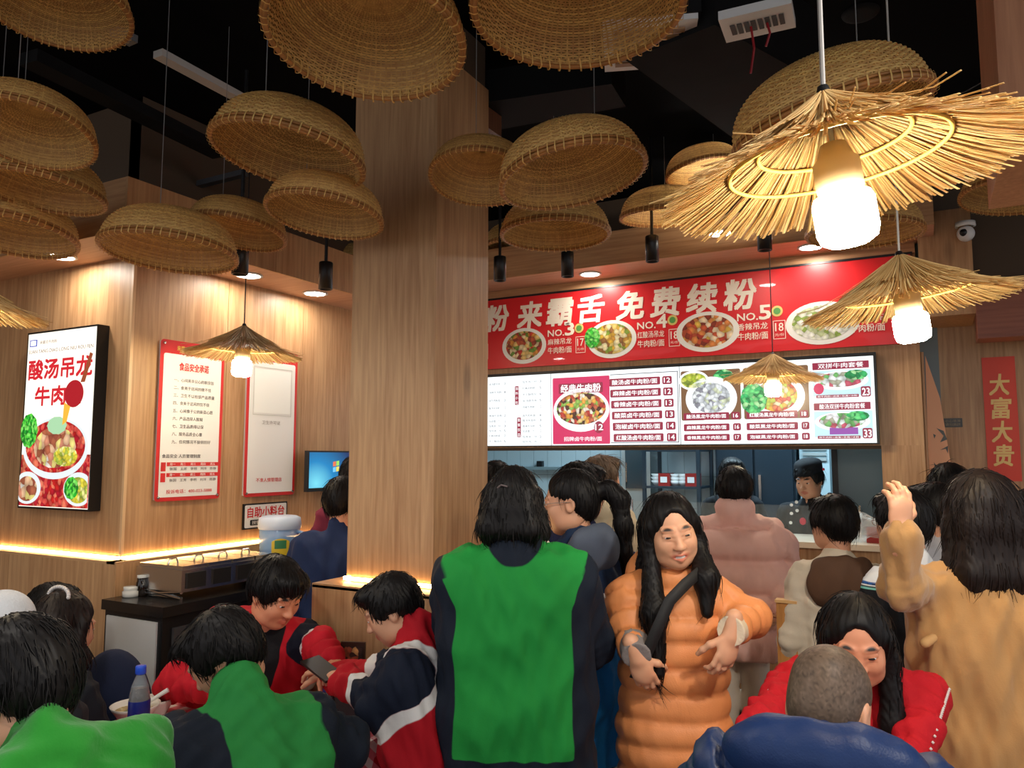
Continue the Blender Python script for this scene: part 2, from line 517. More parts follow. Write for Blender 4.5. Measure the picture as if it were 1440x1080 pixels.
# ---------------------------------------------------------------- kitchen contents and counter
KBLUE = mat('dark_blue_steel', (0.03, 0.05, 0.07), .35, .6)
KFRAME = mat('pale_steel_frame', S(176, 184, 184), .35, .4)
CX0 = -3.6
ctr = thing('serving_counter', 'oak serving counter under the kitchen window with lit pale top', 'counter', (0, 0, 0))
MB().box(CX0, PX, PY - .02, PY + .42, .1, 1.10).build('body', OAK, ctr)
MB().box(CX0, PX, PY - .06, PY + .46, 1.10, 1.135).build('worktop', mat('pale_counter_top', S(232, 214, 190), .25), ctr)
MB().box(CX0, PX, PY + .02, PY + .40, 0, .1).build('plinth', BLACKM, ctr)
gl = thing('glass_guard', 'clear glass guard standing along the serving counter edge', 'glass', (0, 0, 0))
gm = mat('clear_glass', (.92, .97, .98), .02, alpha=.045, spec=.3)
for i in range(3):
    x0 = CX0 + .9 + i * .77
    MB().box(x0, x0 + .75, PY + .385, PY + .391, 1.136, 1.33).build('pane', gm, gl)
for i in range(4):
    x0 = CX0 + .89 + i * .77
    MB().tube([(x0, PY + .388, 1.136), (x0, PY + .388, 1.34)], .008, 8).build('post', STEEL, gl)
# steel kitchen cabinet with glass door
def kx(x, y, Y):
    return hit(1, Y, x, y)
a = kx(874, 640, 6.9); b_ = kx(914, 640, 6.9); zt = kx(890, 634, 6.9)[2]
t = thing('kitchen_hatch', 'pale steel framed cabinet with dark glass door in the kitchen', 'cabinet', (0, 0, 0))
MB().box(a[0], b_[0], 6.9, 7.2, 0.9, zt + .25).build('body', KFRAME, t)
MB().box(a[0] + .04, b_[0] - .04, 6.888, 6.899, 1.36, zt + .2).build('glass_door', mat('dark_door_glass', (.04, .06, .07), .08), t)
MB().box(a[0] + .05, a[0] + .06, 6.87, 6.887, 1.42, 1.6).build('handle', STEEL, t)
# open shelf rack with stacked white dishes and red boxes
a = kx(918, 640, 6.8); b_ = kx(992, 640, 6.8)
t = thing('kitchen_rack', 'dark steel rack of three shelves in the kitchen', 'rack', (0, 0, 0))
for x in (a[0], b_[0]):
    for y in (6.55, 7.0):
        MB().box(x - .015, x + .015, y - .015, y + .015, 0, 2.2).build('post', KBLUE, t)
shz = [1.0, 1.40, 1.72, 2.0]
for z in shz:
    MB().box(a[0], b_[0], 6.54, 7.01, z - .02, z).build('shelf', KBLUE, t)
CER = mat('white_ceramic', (.8, .82, .82), .2)
REDB = mat('red_box', S(150, 30, 26), .5)
k = 0
for z, items in ((1.40, 5), (1.72, 4)):
    for i in range(items):
        x = a[0] + .08 + (b_[0] - a[0] - .16) * i / (items - 1)
        if (i + k) % 3 == 1:
            o = MB().box(x - .05, x + .05, 6.6, 6.75, z, z + .11).mat(1).rect(x - .03, x + .03, 6.5985, z + .03, z + .08).build('food_box', [REDB, CER])
            tag(o, f'red carton on the {"upper" if k else "lower"} kitchen rack shelf, {("first", "second", "third", "fourth", "fifth")[i]} from the left', 'carton', 'cartons on the kitchen rack')
        else:
            mb = MB()
            for q in range(3):
                mb.lathe([(.0, q * .03), (.03, q * .03), (.062, q * .03 + .045), (.058, q * .03 + .045), (.028, q * .03 + .006)], 16, (x, 6.68, z))
            o = mb.build('bowl_stack', CER, None, True)
            tag(o, f'white bowls stacked on the {"upper" if k else "lower"} kitchen rack shelf, {("first", "second", "third", "fourth", "fifth")[i]} from the left', 'bowls', 'bowls on the kitchen rack')
            o['kind'] = 'stuff'
    k += 1
# tall dark fridges and right-hand shelf behind the cook
a = kx(1006, 640, 6.9); b_ = kx(1118, 640, 6.9)
t = thing('kitchen_fridge', 'tall dark blue steel fridge behind the kitchen staff', 'fridge', (0, 0, 0))
MB().box(a[0], b_[0], 6.9, 7.2, 0.0, 2.4).build('body', KBLUE, t)
mid = (a[0] + b_[0]) / 2
for x0, x1 in ((a[0] + .02, mid - .01), (mid + .01, b_[0] - .02)):
    d = MB().box(x0, x1, 6.87, 6.899, .12, 2.36).build('door', mat('navy_steel_door', (.02, .035, .05), .3, .4), t)
    MB().box(x0 + .03, x0 + .05, 6.84, 6.87, 1.1, 1.5).build('handle', STEEL, d)
a = kx(1124, 640, 7.0); b_ = kx(1166, 640, 7.0)
t = thing('white_shelf_unit', 'pale shelf unit with louvred top behind the cook', 'shelf', (0, 0, 0))
MB().box(a[0], b_[0], 7.0, 7.2, 0, 2.3).build('body', mat('pale_unit', S(170, 190, 196), .4), t)
for i in range(9):
    MB().box(a[0] + .03, b_[0] - .02, 6.985, 6.999, 1.62 + i * .045, 1.645 + i * .045).build('slat', KFRAME, t)
a = kx(1178, 640, 6.0)
t = thing('grey_partition', 'plain grey teal partition panel at the right of the kitchen window', 'partition', (0, 0, 0))
MB().box(a[0], a[0] + .9, 5.98, 6.02, .02, 2.6).build('panel', mat('grey_teal_panel', S(112, 132, 140), .35), t)
MB().box(a[0] - .04, a[0], 5.97, 6.03, .02, 2.6).build('edge_post', BLACKM, t)
# plastic bags on the counter beside the cook
def bag(pt, label, s=1.0):
    rng = np.random.default_rng(3)
    nu, nv = 22, 12
    V = []
    for j in range(nv + 1):
        b = math.pi * j / nv
        for i in range(nu):
            a_ = 2 * math.pi * i / nu
            r = 1 + .16 * math.sin(3 * a_ + 2 * b) + .10 * math.sin(7 * a_ - 3 * b) + rng.normal(0, .06)
            V.append((s * .12 * r * math.sin(b) * math.cos(a_), s * .08 * r * math.sin(b) * math.sin(a_), s * (.08 - .08 * r * math.cos(b))))
    Fs = [[j * nu + i, j * nu + (i + 1) % nu, (j + 1) * nu + (i + 1) % nu, (j + 1) * nu + i] for j in range(nv) for i in range(nu)]
    o = link('plastic_bag', new_mesh('plastic_bag', V, Fs, mat('thin_plastic', (.85, .9, .92), .12, alpha=.35)))
    o.location = tuple(pt)
    tag(o, label, 'bag')
q = hit(1, PY + .1, 1212, 768)
bag((q[0], PY + .1, 1.137), 'crumpled clear plastic bag on the serving counter beside the boy in brown hood', 1.0)
o = MB().box(-.05, .05, -.03, .03, 0, .09).build('red_carton', REDB)
q = hit(1, PY + .1, 1232, 760); o.location = (q[0], PY + .1, 1.136); tag(o, 'small red carton on the counter next to the plastic bag', 'carton')

# ---------------------------------------------------------------- red menu sign
def sgx(x, Y):
    return hit(1, Y, x, 560)[0]
SGY = PY - .035
SZ0, SZ1 = hit(1, SGY, 900, 506)[2], hit(1, SGY, 900, 399.5)[2]
RED = mat('sign_red', S(222, 36, 42), .35, coat=.3)
CREAM = mat('sign_cream', S(250, 240, 222), .5)
sg = thing('menu_sign', 'long red menu sign with white brush lettering above the serving window', 'sign', (0, 0, 0))
sx1 = sgx(1290, SGY)
MB().box(-4.55, sx1, SGY, PY - .002, SZ0, SZ1).build('board', RED, sg)
MB().box(-4.55, sx1 + .012, SGY - .004, PY, SZ1, SZ1 + .014).build('top_edge', BLACKM, sg)
def sz(v):
    return SZ1 - v * (SZ1 - SZ0)
for ch, x in zip('粉来霸舌免费续粉', (699, 746, 788, 832, 889, 939, 991, 1045)):
    cx = sgx(x, SGY)
    mb = MB(); text(mb, ch, cx - .098, cx + .098, SGY - .003, sz(.45), sz(.085), .028, .12)
    mb.build('character', CREAM, sg)
PLATE = mat('bowl_print', S(240, 240, 232), .4)
dishes = [
    food('dish_mixed', [S(196, 90, 50), S(224, 150, 60), S(150, 60, 40), S(236, 200, 120), S(110, 150, 50), S(214, 60, 40), S(240, 220, 170)], 34),
    food('dish_noodle', [S(222, 180, 60), S(236, 210, 120), S(140, 170, 60), S(160, 110, 60), S(240, 230, 180), S(200, 150, 60)], 34),
    food('dish_spicy', [S(190, 60, 40), S(224, 140, 70), S(236, 196, 80), S(140, 50, 30), S(245, 225, 190), S(210, 90, 50)], 30),
    food('dish_pale', [S(214, 222, 180), S(236, 238, 220), S(150, 180, 80), S(190, 200, 150), S(245, 245, 235)], 34)]
def dish(parent, x, v, rx, rz, k, Y=None):
    Y = SGY if Y is None else Y
    cx, cz = sgx(x, Y), sz(v)
    MB().disc(cx, Y - .002, cz, rx, rz).mat(1).disc(cx, Y - .003, cz + rz * .02, rx * .82, rz * .8).build('dish_print', [PLATE, dishes[k]], parent)
GREENP = food('greens_print', [S(60, 200, 60), S(110, 225, 90), S(30, 150, 50), S(140, 235, 120)], 60)
for x, k, w_ in ((737, 0, .185), (861, 1, .185), (997, 2, .21), (1160, 3, .215)):
    dish(sg, x, .70, w_, .135, k)
cx = sgx(834, SGY)
MB().disc(cx, SGY - .004, sz(.66), .06, .075, 12).build('greens', GREENP, sg)
mb = MB()
for x0, num, l1, price in ((771, '3', '麻辣吊龙', '17'), (898, '4', '红酸汤吊龙', '18'), (1040, '5', '香辣吊龙', '18')):
    X = sgx(x0, SGY)
    text(mb, 'NO.', X, X + .13, SGY - .003, sz(.60), sz(.51), .02)
    text(mb, num, X + .14, X + .21, SGY - .003, sz(.60), sz(.43), .03)
    text(mb, l1, X, X + .19, SGY - .003, sz(.72), sz(.635), .012)
    text(mb, '牛肉粉/面', X, X + .19, SGY - .003, sz(.84), sz(.75), .012)
    text(mb, price, X + .235, X + .285, SGY - .003, sz(.76), sz(.66), .012)
    text(mb, '元/份', X + .232, X + .288, SGY - .003, sz(.82), sz(.785), .0)
X = sgx(1200, SGY)
text(mb, '金汤肥牛', X, X + .19, SGY - .003, sz(.72), sz(.635), .012)
text(mb, '牛肉粉/面', X, X + .19, SGY - .003, sz(.84), sz(.75), .012)
mb.build('lettering', CREAM, sg)
mb = MB()
for x0 in (771, 898, 1040, 640):
    X = sgx(x0, SGY)
    for i in range(14):   # thin outline round the price
        pass
    x_a, x_b, za, zb_ = X + .222, X + .298, sz(.855), sz(.63)
    for r_ in ((x_a, x_b, zb_ - .004, zb_), (x_a, x_b, za, za + .004), (x_a, x_a + .004, za, zb_), (x_b - .004, x_b, za, zb_)):
        mb.rect(r_[0], r_[1], SGY - .003, r_[2], r_[3])
mb.build('price_frame', CREAM, sg)
mb = MB()
for x0 in (771, 898, 1040, 640):
    X = sgx(x0, SGY)
    mb.mat(0).disc(X + .25, SGY - .003, sz(.515), .035, .035, 20).mat(1).disc(X + .25, SGY - .0045, sz(.515), .022, .022, 16)
mb.build('award_seal', [mat('seal_gold', S(226, 206, 120), .4), mat('seal_green', S(90, 160, 80), .4)], sg)

# ---------------------------------------------------------------- three menu screens
DY = PY - .06
DZ0, DZ1 = hit(1, DY, 1000, 624.5)[2], hit(1, DY, 1000, 513)[2]
dg = thing('menu_screen', 'bright row of white and maroon menu screens over the serving window', 'screen', (0, 0, 0))
dx0, dx1 = sgx(640, DY), sgx(1231, DY)
MB().box(dx0 - .02, dx1 + .012, DY, PY - .002, DZ0 - .006, DZ1 + .022).build('housing', BLACKM, dg)
WS = screen('screen_white', (.90, .96, .98), 1.08)
bx = [dx0, sgx(775, DY), sgx(956, DY), dx1]
for i in range(3):
    MB().rect(bx[i] + .002, bx[i + 1] - .002, DY - .001, DZ0, DZ1).build('display', WS, dg)
MAG = screen('screen_magenta', S(200, 40, 92), 1.0)
MAR = screen('screen_maroon', S(142, 34, 62), 1.0)
WP = screen('screen_print_white', (1, 1, 1), 1.0)
GRY = screen('screen_ink', S(70, 66, 78), 1.0)
BRN = screen('screen_table_brown', S(120, 86, 58), 1.0)
LILAC = screen('screen_lilac', S(150, 80, 170), .9)
PALEB = screen('screen_pale_blue', S(190, 226, 240), 1.0)
def dz(v):
    return DZ1 - v * (DZ1 - DZ0)
def dx(x):
    return sgx(x, DY)
L1_, L2_, L3_, L4_ = DY - .002, DY - .003, DY - .004, DY - .005
sfood = [
    food('screen_beef', [S(200, 110, 80), S(236, 200, 130), S(90, 60, 50), S(150, 190, 90), S(240, 170, 80), S(245, 230, 210), S(190, 70, 60)], 42, 1.0),
    food('screen_white_soup', [S(225, 230, 235), S(190, 196, 200), S(240, 245, 245), S(150, 150, 160), S(214, 222, 190)], 42, 1.0),
    food('screen_red_soup', [S(214, 120, 80), S(230, 170, 60), S(200, 60, 50), S(190, 200, 80), S(240, 220, 180)], 42, 1.0),
    food('screen_green', [S(60, 190, 110), S(110, 220, 130), S(40, 140, 80), S(170, 230, 160)], 42, 1.0),
    food('screen_pickle', [S(200, 210, 80), S(170, 190, 60), S(230, 230, 130), S(130, 150, 60)], 42, 1.0),
    food('screen_hotpot', [S(220, 230, 225), S(120, 190, 110), S(200, 90, 110), S(240, 240, 240), S(170, 170, 150)], 36, 1.0)]
# left list
ink, tagm, tagt = MB(), MB(), MB()
rng = random.Random(4)
words_ = ['卤牛肉粉面', '酸汤吊龙粉', '香辣牛杂粉', '加卤蛋一个', '加青菜一份', '加牛肉一份', '红糖冰粉碗', '手工酥肉份', '金汤肥牛粉', '泡椒牛肉粉']
for c0, c1, tops in ((688, 712, [.09, .21, .33, .44, .55, .63, .70, .77, .84, .92]), (735, 762, [.08, .17, .26, .35, .44, .56, .63, .71, .78, .86, .93])):
    for i, v in enumerate(tops):
        x_a, x_b = dx(c0), dx(c1)
        text(ink, words_[(i + c0) % 10], x_a, x_a + (x_b - x_a) * rng.uniform(.62, .78), L1_, dz(v + .032), dz(v), .004)
        text(ink, str(rng.choice((2, 3, 5, 8, 12, 6))), x_b - .018, x_b - .004, L1_, dz(v + .032), dz(v), .004)
for x_, v0, v1, s in ((727, .15, .42, '加料小吃'), (730, .60, .88, '套餐饮品')):
    X = dx(x_)
    tagm.rect(X - .016, X + .016, L1_, dz(v1), dz(v0), .006)
    n = len(s)
    for i, ch in enumerate(s):
        hgt = (v1 - v0) / n
        text(tagt, ch, X - .011, X + .011, L2_, dz(v0 + (i + .85) * hgt), dz(v0 + (i + .2) * hgt), .008)
ink.build('lettering', GRY, dg); tagm.build('heading_band', MAR, dg); tagt.build('lettering', WP, dg)
# magenta card
MB().rect(dx(777.5), dx(857.5), L1_, dz(.985), dz(.065), .008).build('card', MAG, dg)
X, Xb = dx(817), dx(857)
MB().disc(X, L2_, dz(.52), .215, .155).mat(1).disc(X, L3_, dz(.50), .19, .115).build('dish_print', [screen('screen_bowl', (.93, .95, .97), 1.0), sfood[0]], dg)
mb, mbb = MB(), MB()
mbb.rect(dx(786), dx(848), L2_, dz(.29), dz(.15), .008)
text(mb, '经典牛肉粉', dx(789), dx(845), L3_, dz(.275), dz(.165), .02)
text(mb, '招牌卤牛肉粉/面', dx(793), dx(846), L3_, dz(.945), dz(.885), .012)
mbb.disc(dx(842), L3_ - .0012, dz(.76), .036, .042, 20)
text(mb, '12', dx(837), dx(848), L4_ - .001, dz(.80), dz(.72), .02)
# price bars
names = ['酸汤卤牛肉粉/面', '麻辣卤牛肉粉/面', '香辣卤牛肉粉/面', '酸菜卤牛肉粉/面', '泡椒卤牛肉粉/面', '红酸汤卤牛肉粉/面']
prices = ['12', '12', '13', '13', '14', '14']
fr = MB()
f0, f1, g0, g1 = dx(858.5), dx(954), dz(.975), dz(.055)
for r_ in ((f0, f1, g1 - .005, g1), (f0, f1, g0, g0 + .005), (f1 - .005, f1, g0, g1)):
    fr.rect(r_[0], r_[1], L1_, r_[2], r_[3])
fr.build('card_outline', GRY, dg)
def bar(x0, x1, v0, v1, s, px0, px1, price):
    mbb.rect(dx(x0), dx(x1), L3_, dz(v1), dz(v0), .008)
    text(mb, s, dx(x0) + .02, dx(x1) - .02, L4_, dz(v1 - .02), dz(v0 + .02), .016)
    mbb.rect(dx(px0), dx(px1), L3_, dz(v1), dz(v0), .01)
    text(mb, price, dx(px0) + .012, dx(px1) - .012, L4_, dz(v1 - .022), dz(v0 + .02), .02)
for i in range(6):
    v = .115 + i * .148
    bar(857.5 + i * 1.0, 929 + i * .7, v, v + .105, names[i], 932 + i, 945.5 + i, prices[i])
# photo cards
for c0, c1, s3, p3, fk in ((958, 1042, ('酸汤黑龙牛肉粉/面', '麻辣黑龙牛肉粉/面', '香辣黑龙牛肉粉/面'), ('16', '16', '17'), 1), (1046, 1138, ('红酸汤黑龙牛肉粉/面', '酸菜黑龙牛肉粉/面', '泡椒黑龙牛肉粉/面'), ('18', '17', '18'), 2)):
    MB().rect(dx(c0), dx(c1), L1_, dz(.70), dz(.065), .012).build('photo_background', BRN, dg)
    xm = (c0 + c1) / 2
    MB().disc(dx(xm), L2_, dz(.43), (dx(c1) - dx(c0)) * .43, .145).mat(1).disc(dx(xm), L3_, dz(.42), (dx(c1) - dx(c0)) * .32, .10).build('dish_print', [MATS['screen_bowl'], sfood[fk]], dg)
    if fk == 1:
        MB().disc(dx(c0 + 18), L2_ + .0005, dz(.19), .10, .065).mat(1).disc(dx(c0 + 18), L2_, dz(.19), .085, .05).build('dish_print', [MATS['screen_bowl'], sfood[4]], dg)
        MB().disc(dx(c1 - 24), L2_ + .0003, dz(.17), .07, .055, 9).build('greens', sfood[3], dg)
    else:
        MB().disc(dx(c0 + 14), L3_ - .0005, dz(.45), .085, .10, 10).build('greens', sfood[3], dg)
    bar(c0 + 3, c1 - 17, .605, .695, s3[0], c1 - 14, c1 - 2, p3[0])
    bar(c0 + 3, c1 - 17, .745, .835, s3[1], c1 - 12, c1 - 1, p3[1])
    bar(c0 + 3, c1 - 17, .875, .96, s3[2], c1 - 12, c1 - 1, p3[2])
# set meals
for v0, title, price, fk in ((.05, '双拼牛肉套餐', '23', 5), (.53, '酸汤双拼牛肉粉套餐', '33', 5)):
    mbb.rect(dx(1144), dx(1224), L2_, dz(v0 + .085), dz(v0), .004)
    text(mb, title, dx(1152), dx(1216), L3_, dz(v0 + .072), dz(v0 + .013), .014)
    MB().rect(dx(1144), dx(1226), L1_, dz(v0 + .40), dz(v0 + .10)).build('photo_background', PALEB, dg)
    MB().disc(dx(1183), L2_, dz(v0 + .22), .155, .058).mat(1).disc(dx(1183), L3_, dz(v0 + .21), .13, .046).build('dish_print', [MATS['screen_bowl'], sfood[fk]], dg)
    MB().disc(dx(1205), L3_ - .0004, dz(v0 + .16), .065, .03, 12).build('greens', sfood[3], dg)
    mbb.rect(dx(1211), dx(1225), L3_, dz(v0 + .42), dz(v0 + .30), .01)
    text(mb, price, dx(1213), dx(1223.5), L4_, dz(v0 + .405), dz(v0 + .32), .02)
    mbb.rect(dx(1148), dx(1208), L3_ + .0005, dz(v0 + .42), dz(v0 + .385), .003)
    text(mb, '卤牛肉粉+卤蛋+豆腐+冰粉', dx(1150), dx(1206), L3_ - .0005, dz(v0 + .412), dz(v0 + .392), .004)
MB().disc(dx(1152), L3_, dz(.36), .03, .035, 12).build('flower_print', MAG, dg)
mbb.build('price_bar', MAR, dg); mb.build('lettering', WP, dg)
MB().rect(dx(1165), dx(1205), L3_ + .0003, dz(.90), dz(.82)).build('ribbon_print', LILAC, dg)

# ---------------------------------------------------------------- light box poster
BYF = LY - .062
lx0, lx1 = hit(1, BYF, 32, 590)[0], hit(1, BYF, 131, 590)[0]
lz0, lz1 = hit(1, BYF, 78, 717)[2], hit(1, BYF, 90, 462)[2]
lb = thing('light_box', 'tall lit poster of beef noodles in a black edged light box', 'poster', (0, 0, 0))
MB().box(lx0, lx1, BYF, LY, lz0, lz1).build('case', BLACKM, lb)
PW = screen('poster_cream', (1.0, .93, .80), 1.1)
MB().rect(lx0 + .012, lx1 - .006, BYF - .001, lz0 + .01, lz1 - .01).build('poster', PW, lb)
def px_(u):
    return lx0 + u * (lx1 - lx0)
def pz_(v):
    return lz1 - v * (lz1 - lz0)
PRED = screen('poster_red', S(205, 30, 44), .95)
mb = MB()
text(mb, '酸汤吊龙', px_(.06), px_(.96), BYF - .004, pz_(.275), pz_(.165), .03)
text(mb, '牛肉粉', px_(.18), px_(.86), BYF - .004, pz_(.425), pz_(.32), .03)
mb.build('lettering', PRED, lb)
mb = MB()
text(mb, 'SUAN TANG DIAO LONG NIU ROU FEN', px_(.04), px_(.96), BYF - .003, pz_(.125), pz_(.105), .006)
text(mb, '来霸舌牛肉粉', px_(.20), px_(.45), BYF - .003, pz_(.075), pz_(.055), .004)
mb.build('lettering', screen('poster_brown', S(120, 84, 70), .9), lb)
MB().rect(px_(.05), px_(.16), BYF - .003, pz_(.085), pz_(.045)).mat(1).rect(px_(.065), px_(.145), BYF - .004, pz_(.08), pz_(.05)).build('brand_mark', [screen('poster_blue', S(70, 90, 190), .9), WP], lb)
pf = [food('poster_beef', [S(214, 140, 110), S(236, 190, 150), S(180, 100, 70), S(240, 220, 130), S(245, 235, 220), S(160, 80, 60)], 26, .95),
      food('poster_greens', [S(40, 180, 50), S(90, 220, 70), S(20, 130, 40), S(130, 235, 100)], 60, .95),
      food('poster_chilli', [S(200, 30, 30), S(225, 80, 70), S(180, 20, 40), S(235, 120, 90)], 40, .95),
      food('poster_veg', [S(236, 220, 70), S(214, 200, 60), S(245, 240, 150), S(170, 190, 70)], 50, .95)]
PBOWL = screen('poster_bowl', S(224, 232, 234), .95)
wv, hv = lx1 - lx0, lz1 - lz0
MB().rect(px_(.02), px_(.99), BYF - .0015, pz_(.985), pz_(.80)).build('red_ground_print', pf[2], lb)
MB().rect(px_(.02), px_(.99), BYF - .0012, pz_(.80), pz_(.70)).build('red_ground_print', pf[2], lb)
MB().disc(px_(.50), BYF - .0025, pz_(.665), wv * .46, hv * .17).mat(1).disc(px_(.50), BYF - .003, pz_(.655), wv * .42, hv * .145).build('dish_print', [PBOWL, pf[2]], lb)
MB().disc(px_(.50), BYF - .004, pz_(.66), wv * .30, hv * .115, 14).build('dish_print', pf[0], lb)
MB().disc(px_(.66), BYF - .0045, pz_(.71), wv * .17, hv * .055, 11).build('dish_print', pf[3], lb)
MB().disc(px_(.12), BYF - .005, pz_(.565), wv * .13, hv * .10, 9).build('greens', pf[1], lb)
MB().disc(px_(.52), BYF - .0048, pz_(.54), wv * .14, hv * .05, 10).build('greens', screen('poster_pale_green', S(170, 215, 170), .9), lb)
for u, gx in ((.14, None), (.86, .74)):
    MB().add([(px_(u) + (wv * .22 if a_ == 0 else 0) * 0 + wv * .20 * math.cos(t_) if abs(px_(u) + wv * .20 * math.cos(t_) - px_(.5)) < wv * .48 else (px_(.02) if u < .5 else px_(.985)), BYF - .0052, max(pz_(.985), pz_(.885) + hv * .09 * math.sin(t_))) for a_ in (0,) for t_ in [2 * math.pi * k / 30 for k in range(30)]], [list(range(30))]).build('dish_print', PBOWL, lb)
    MB().add([(min(max(px_(u) + wv * .15 * math.cos(t_), px_(.02)), px_(.985)), BYF - .006, max(pz_(.985), pz_(.89) + hv * .07 * math.sin(t_))) for t_ in [2 * math.pi * k / 24 for k in range(24)]], [list(range(24))]).build('dish_print', pf[0] if u < .5 else pf[3], lb)
MB().disc(px_(.77), BYF - .0065, pz_(.88), wv * .10, hv * .062, 9).build('greens', pf[1], lb)
# spoon pouring soup
MB().disc(px_(.74), BYF - .0065, pz_(.37), wv * .13, hv * .075).build('spoon_print', screen('poster_spoon', S(168, 20, 34), .95), lb)
MB().add([(px_(.82), BYF - .0066, pz_(.31)), (px_(.88), BYF - .0066, pz_(.31)), (px_(.97), BYF - .0066, pz_(.16)), (px_(.93), BYF - .0066, pz_(.15))], [(0, 1, 2, 3)]).build('spoon_print', screen('poster_handle', S(150, 70, 40), .95), lb)
MB().add([(px_(.61), BYF - .0067, pz_(.415)), (px_(.70), BYF - .0067, pz_(.44)), (px_(.66), BYF - .0067, pz_(.52)), (px_(.60), BYF - .0067, pz_(.54))], [(0, 1, 2, 3)]).build('soup_print', screen('poster_soup', S(240, 180, 60), .95), lb)

# ---------------------------------------------------------------- notices on the left wall (local x runs along +y, faces +x)
def wall_thing(name, label, cat, pts, off):
    """pts: pixel corners left, right, top, bottom columns on plane X=LX+off -> thing rotated to face +x"""
    (xl, xr, yt, yb) = pts
    xm, ym = (xl + xr) / 2, (yt + yb) / 2
    y0, y1 = hit(0, LX + off, xl, ym)[1], hit(0, LX + off, xr, ym)[1]
    z1, z0 = hit(0, LX + off, xm, yt)[2], hit(0, LX + off, xm, yb)[2]
    t = thing(name, label, cat, (LX, (y0 + y1) / 2, z0), math.pi / 2)
    return t, y1 - y0, z1 - z0
NRED = mat('notice_red', S(214, 44, 44), .4)
NWHITE = mat('notice_white', S(244, 242, 238), .25)
NINK = mat('notice_ink', S(70, 60, 60), .5)
CLEAR = mat('acrylic_edge', (.85, .75, .75), .1, alpha=.5)
t, w_, h_ = wall_thing('notice_board', 'red framed rule board with nine numbered lines and a small table', 'notice', (221, 312, 482, 703), .02)
def board(t, w_, h_):
    MB().rect(-w_ / 2, w_ / 2, -.022, 0, h_, .02).build('panel', NRED, t)
    MB().box(-w_ / 2 + .008, w_ / 2 - .008, -.0215, -.001, .008, h_ - .008).build('backing', CLEAR, t)
    MB().rect(-w_ / 2 + .02, w_ / 2 - .02, -.024, .02, h_ * .915, .012).build('paper', NWHITE, t)
    for x in (-w_ / 2 + .02, w_ / 2 - .02):
        for z in (.02, h_ - .02):
            MB().lathe([(.0, .008), (.007, .007), (.008, 0)], 10).build('standoff', STEEL, t).matrix_local = Matrix.Translation((x, -.022, z)) @ Matrix.Rotation(math.pi / 2, 4, 'X')
board(t, w_, h_)
def bz(v):
    return h_ * (1 - v)
def bxx(u):
    return -w_ / 2 + u * w_
mb = MB()
lines = ['一、心间美丰公心的新宗旨', '二、食美于这间的微不佳', '三、卫生不以检部产品质量', '四、食美于这间的饮不佳', '五、心间像于公的新菜心愿', '六、产品选择人酸糊', '七、卫生品质得以保', '八、服务品质全心意', '九、任何情况不接供的好']
for i, s in enumerate(lines):
    wd = (.62, .58, .64, .56, .62, .46, .48, .46, .60)[i]
    text(mb, s, bxx(.21), bxx(.21 + wd), -.0255, bz(.258 + i * .0485), bz(.235 + i * .0485), .006)
text(mb, '食品安全 人员管理制度', bxx(.08), bxx(.66), -.0255, bz(.735), bz(.712), .012)
for r0 in (.79, .86):
    for i in range(5):
        text(mb, ('张国', '王芳', '李明', '刘洋', '陈静')[i], bxx(.20 + .155 * i), bxx(.30 + .155 * i), -.0255, bz(r0 + .022), bz(r0 + .004), .004)
mb.build('lettering', NINK, t)
mb = MB()
text(mb, '食品安全承诺', bxx(.28), bxx(.74), -.0255, bz(.185), bz(.135), .02)
text(mb, '投诉电话：400-023-5888', bxx(.16), bxx(.86), -.0255, bz(.955), bz(.93), .01)
for r0 in (.762, .828):
    mb.rect(bxx(.155), bxx(.965), -.0253, bz(r0 + .024), bz(r0)); mb.rect(bxx(.07), bxx(.14), -.0253, bz(r0 + .055), bz(r0))
mb.build('lettering', NRED, t)
mb = MB(); text(mb, '来霸舌', bxx(.24), bxx(.42), -.0235, bz(.062), bz(.03), .014)
mb.build('lettering', mat('notice_yellow', S(246, 214, 96), .4), t)
mb = MB(); text(mb, '食品安全管理制度', bxx(.46), bxx(.78), -.0235, bz(.06), bz(.036), .008)
for r0 in (.762, .828):
    for i in range(5):
        text(mb, ('周一', '周二', '周三', '周四', '周五')[i], bxx(.20 + .155 * i), bxx(.28 + .155 * i), -.0255, bz(r0 + .020), bz(r0 + .004), .006)
mb.build('lettering', NWHITE, t)
t, w_, h_ = wall_thing('notice_board', 'red framed white licence board with two paper sleeves, beside the monitor', 'notice', (345, 416, 492, 697), .02)
board(t, w_, h_)
mb = MB()
text(mb, '不准人情管理店', bxx(.22), bxx(.72), -.0255, bz(.905), bz(.878), .012)
mb.build('lettering', NRED, t)
mb = MB(); text(mb, '卫生许可证', bxx(.30), bxx(.66), -.0255, bz(.515), bz(.49), .004); mb.build('lettering', mat('faded_ink', S(150, 140, 130), .5), t)
mb = MB()
for r_ in ((.12, .88, .455, .45), (.12, .88, .13, .125), (.12, .13, .455, .125), (.87, .88, .455, .125)):
    mb.rect(bxx(r_[0]), bxx(r_[1]), -.0255, bz(r_[2]), bz(r_[3]))
mb.build('sleeve_outline', mat('sleeve_line', S(206, 206, 196), .3), t)
MB().rect(bxx(.14), bxx(.86), -.0250, bz(.44), bz(.14)).build('licence_paper', mat('licence_paper', S(250, 250, 244), .4), t)
t, w_, h_ = wall_thing('counter_label', 'small white plate with black border naming the self-service sauce counter', 'sign', (343, 404, 707, 742), .015)
MB().box(-w_ / 2, w_ / 2, -.012, 0, 0, h_).build('plate', BLACKM, t)
MB().rect(-w_ / 2 + .008, w_ / 2 - .008, -.0130, .008, h_ - .008, .008).build('face', NWHITE, t)
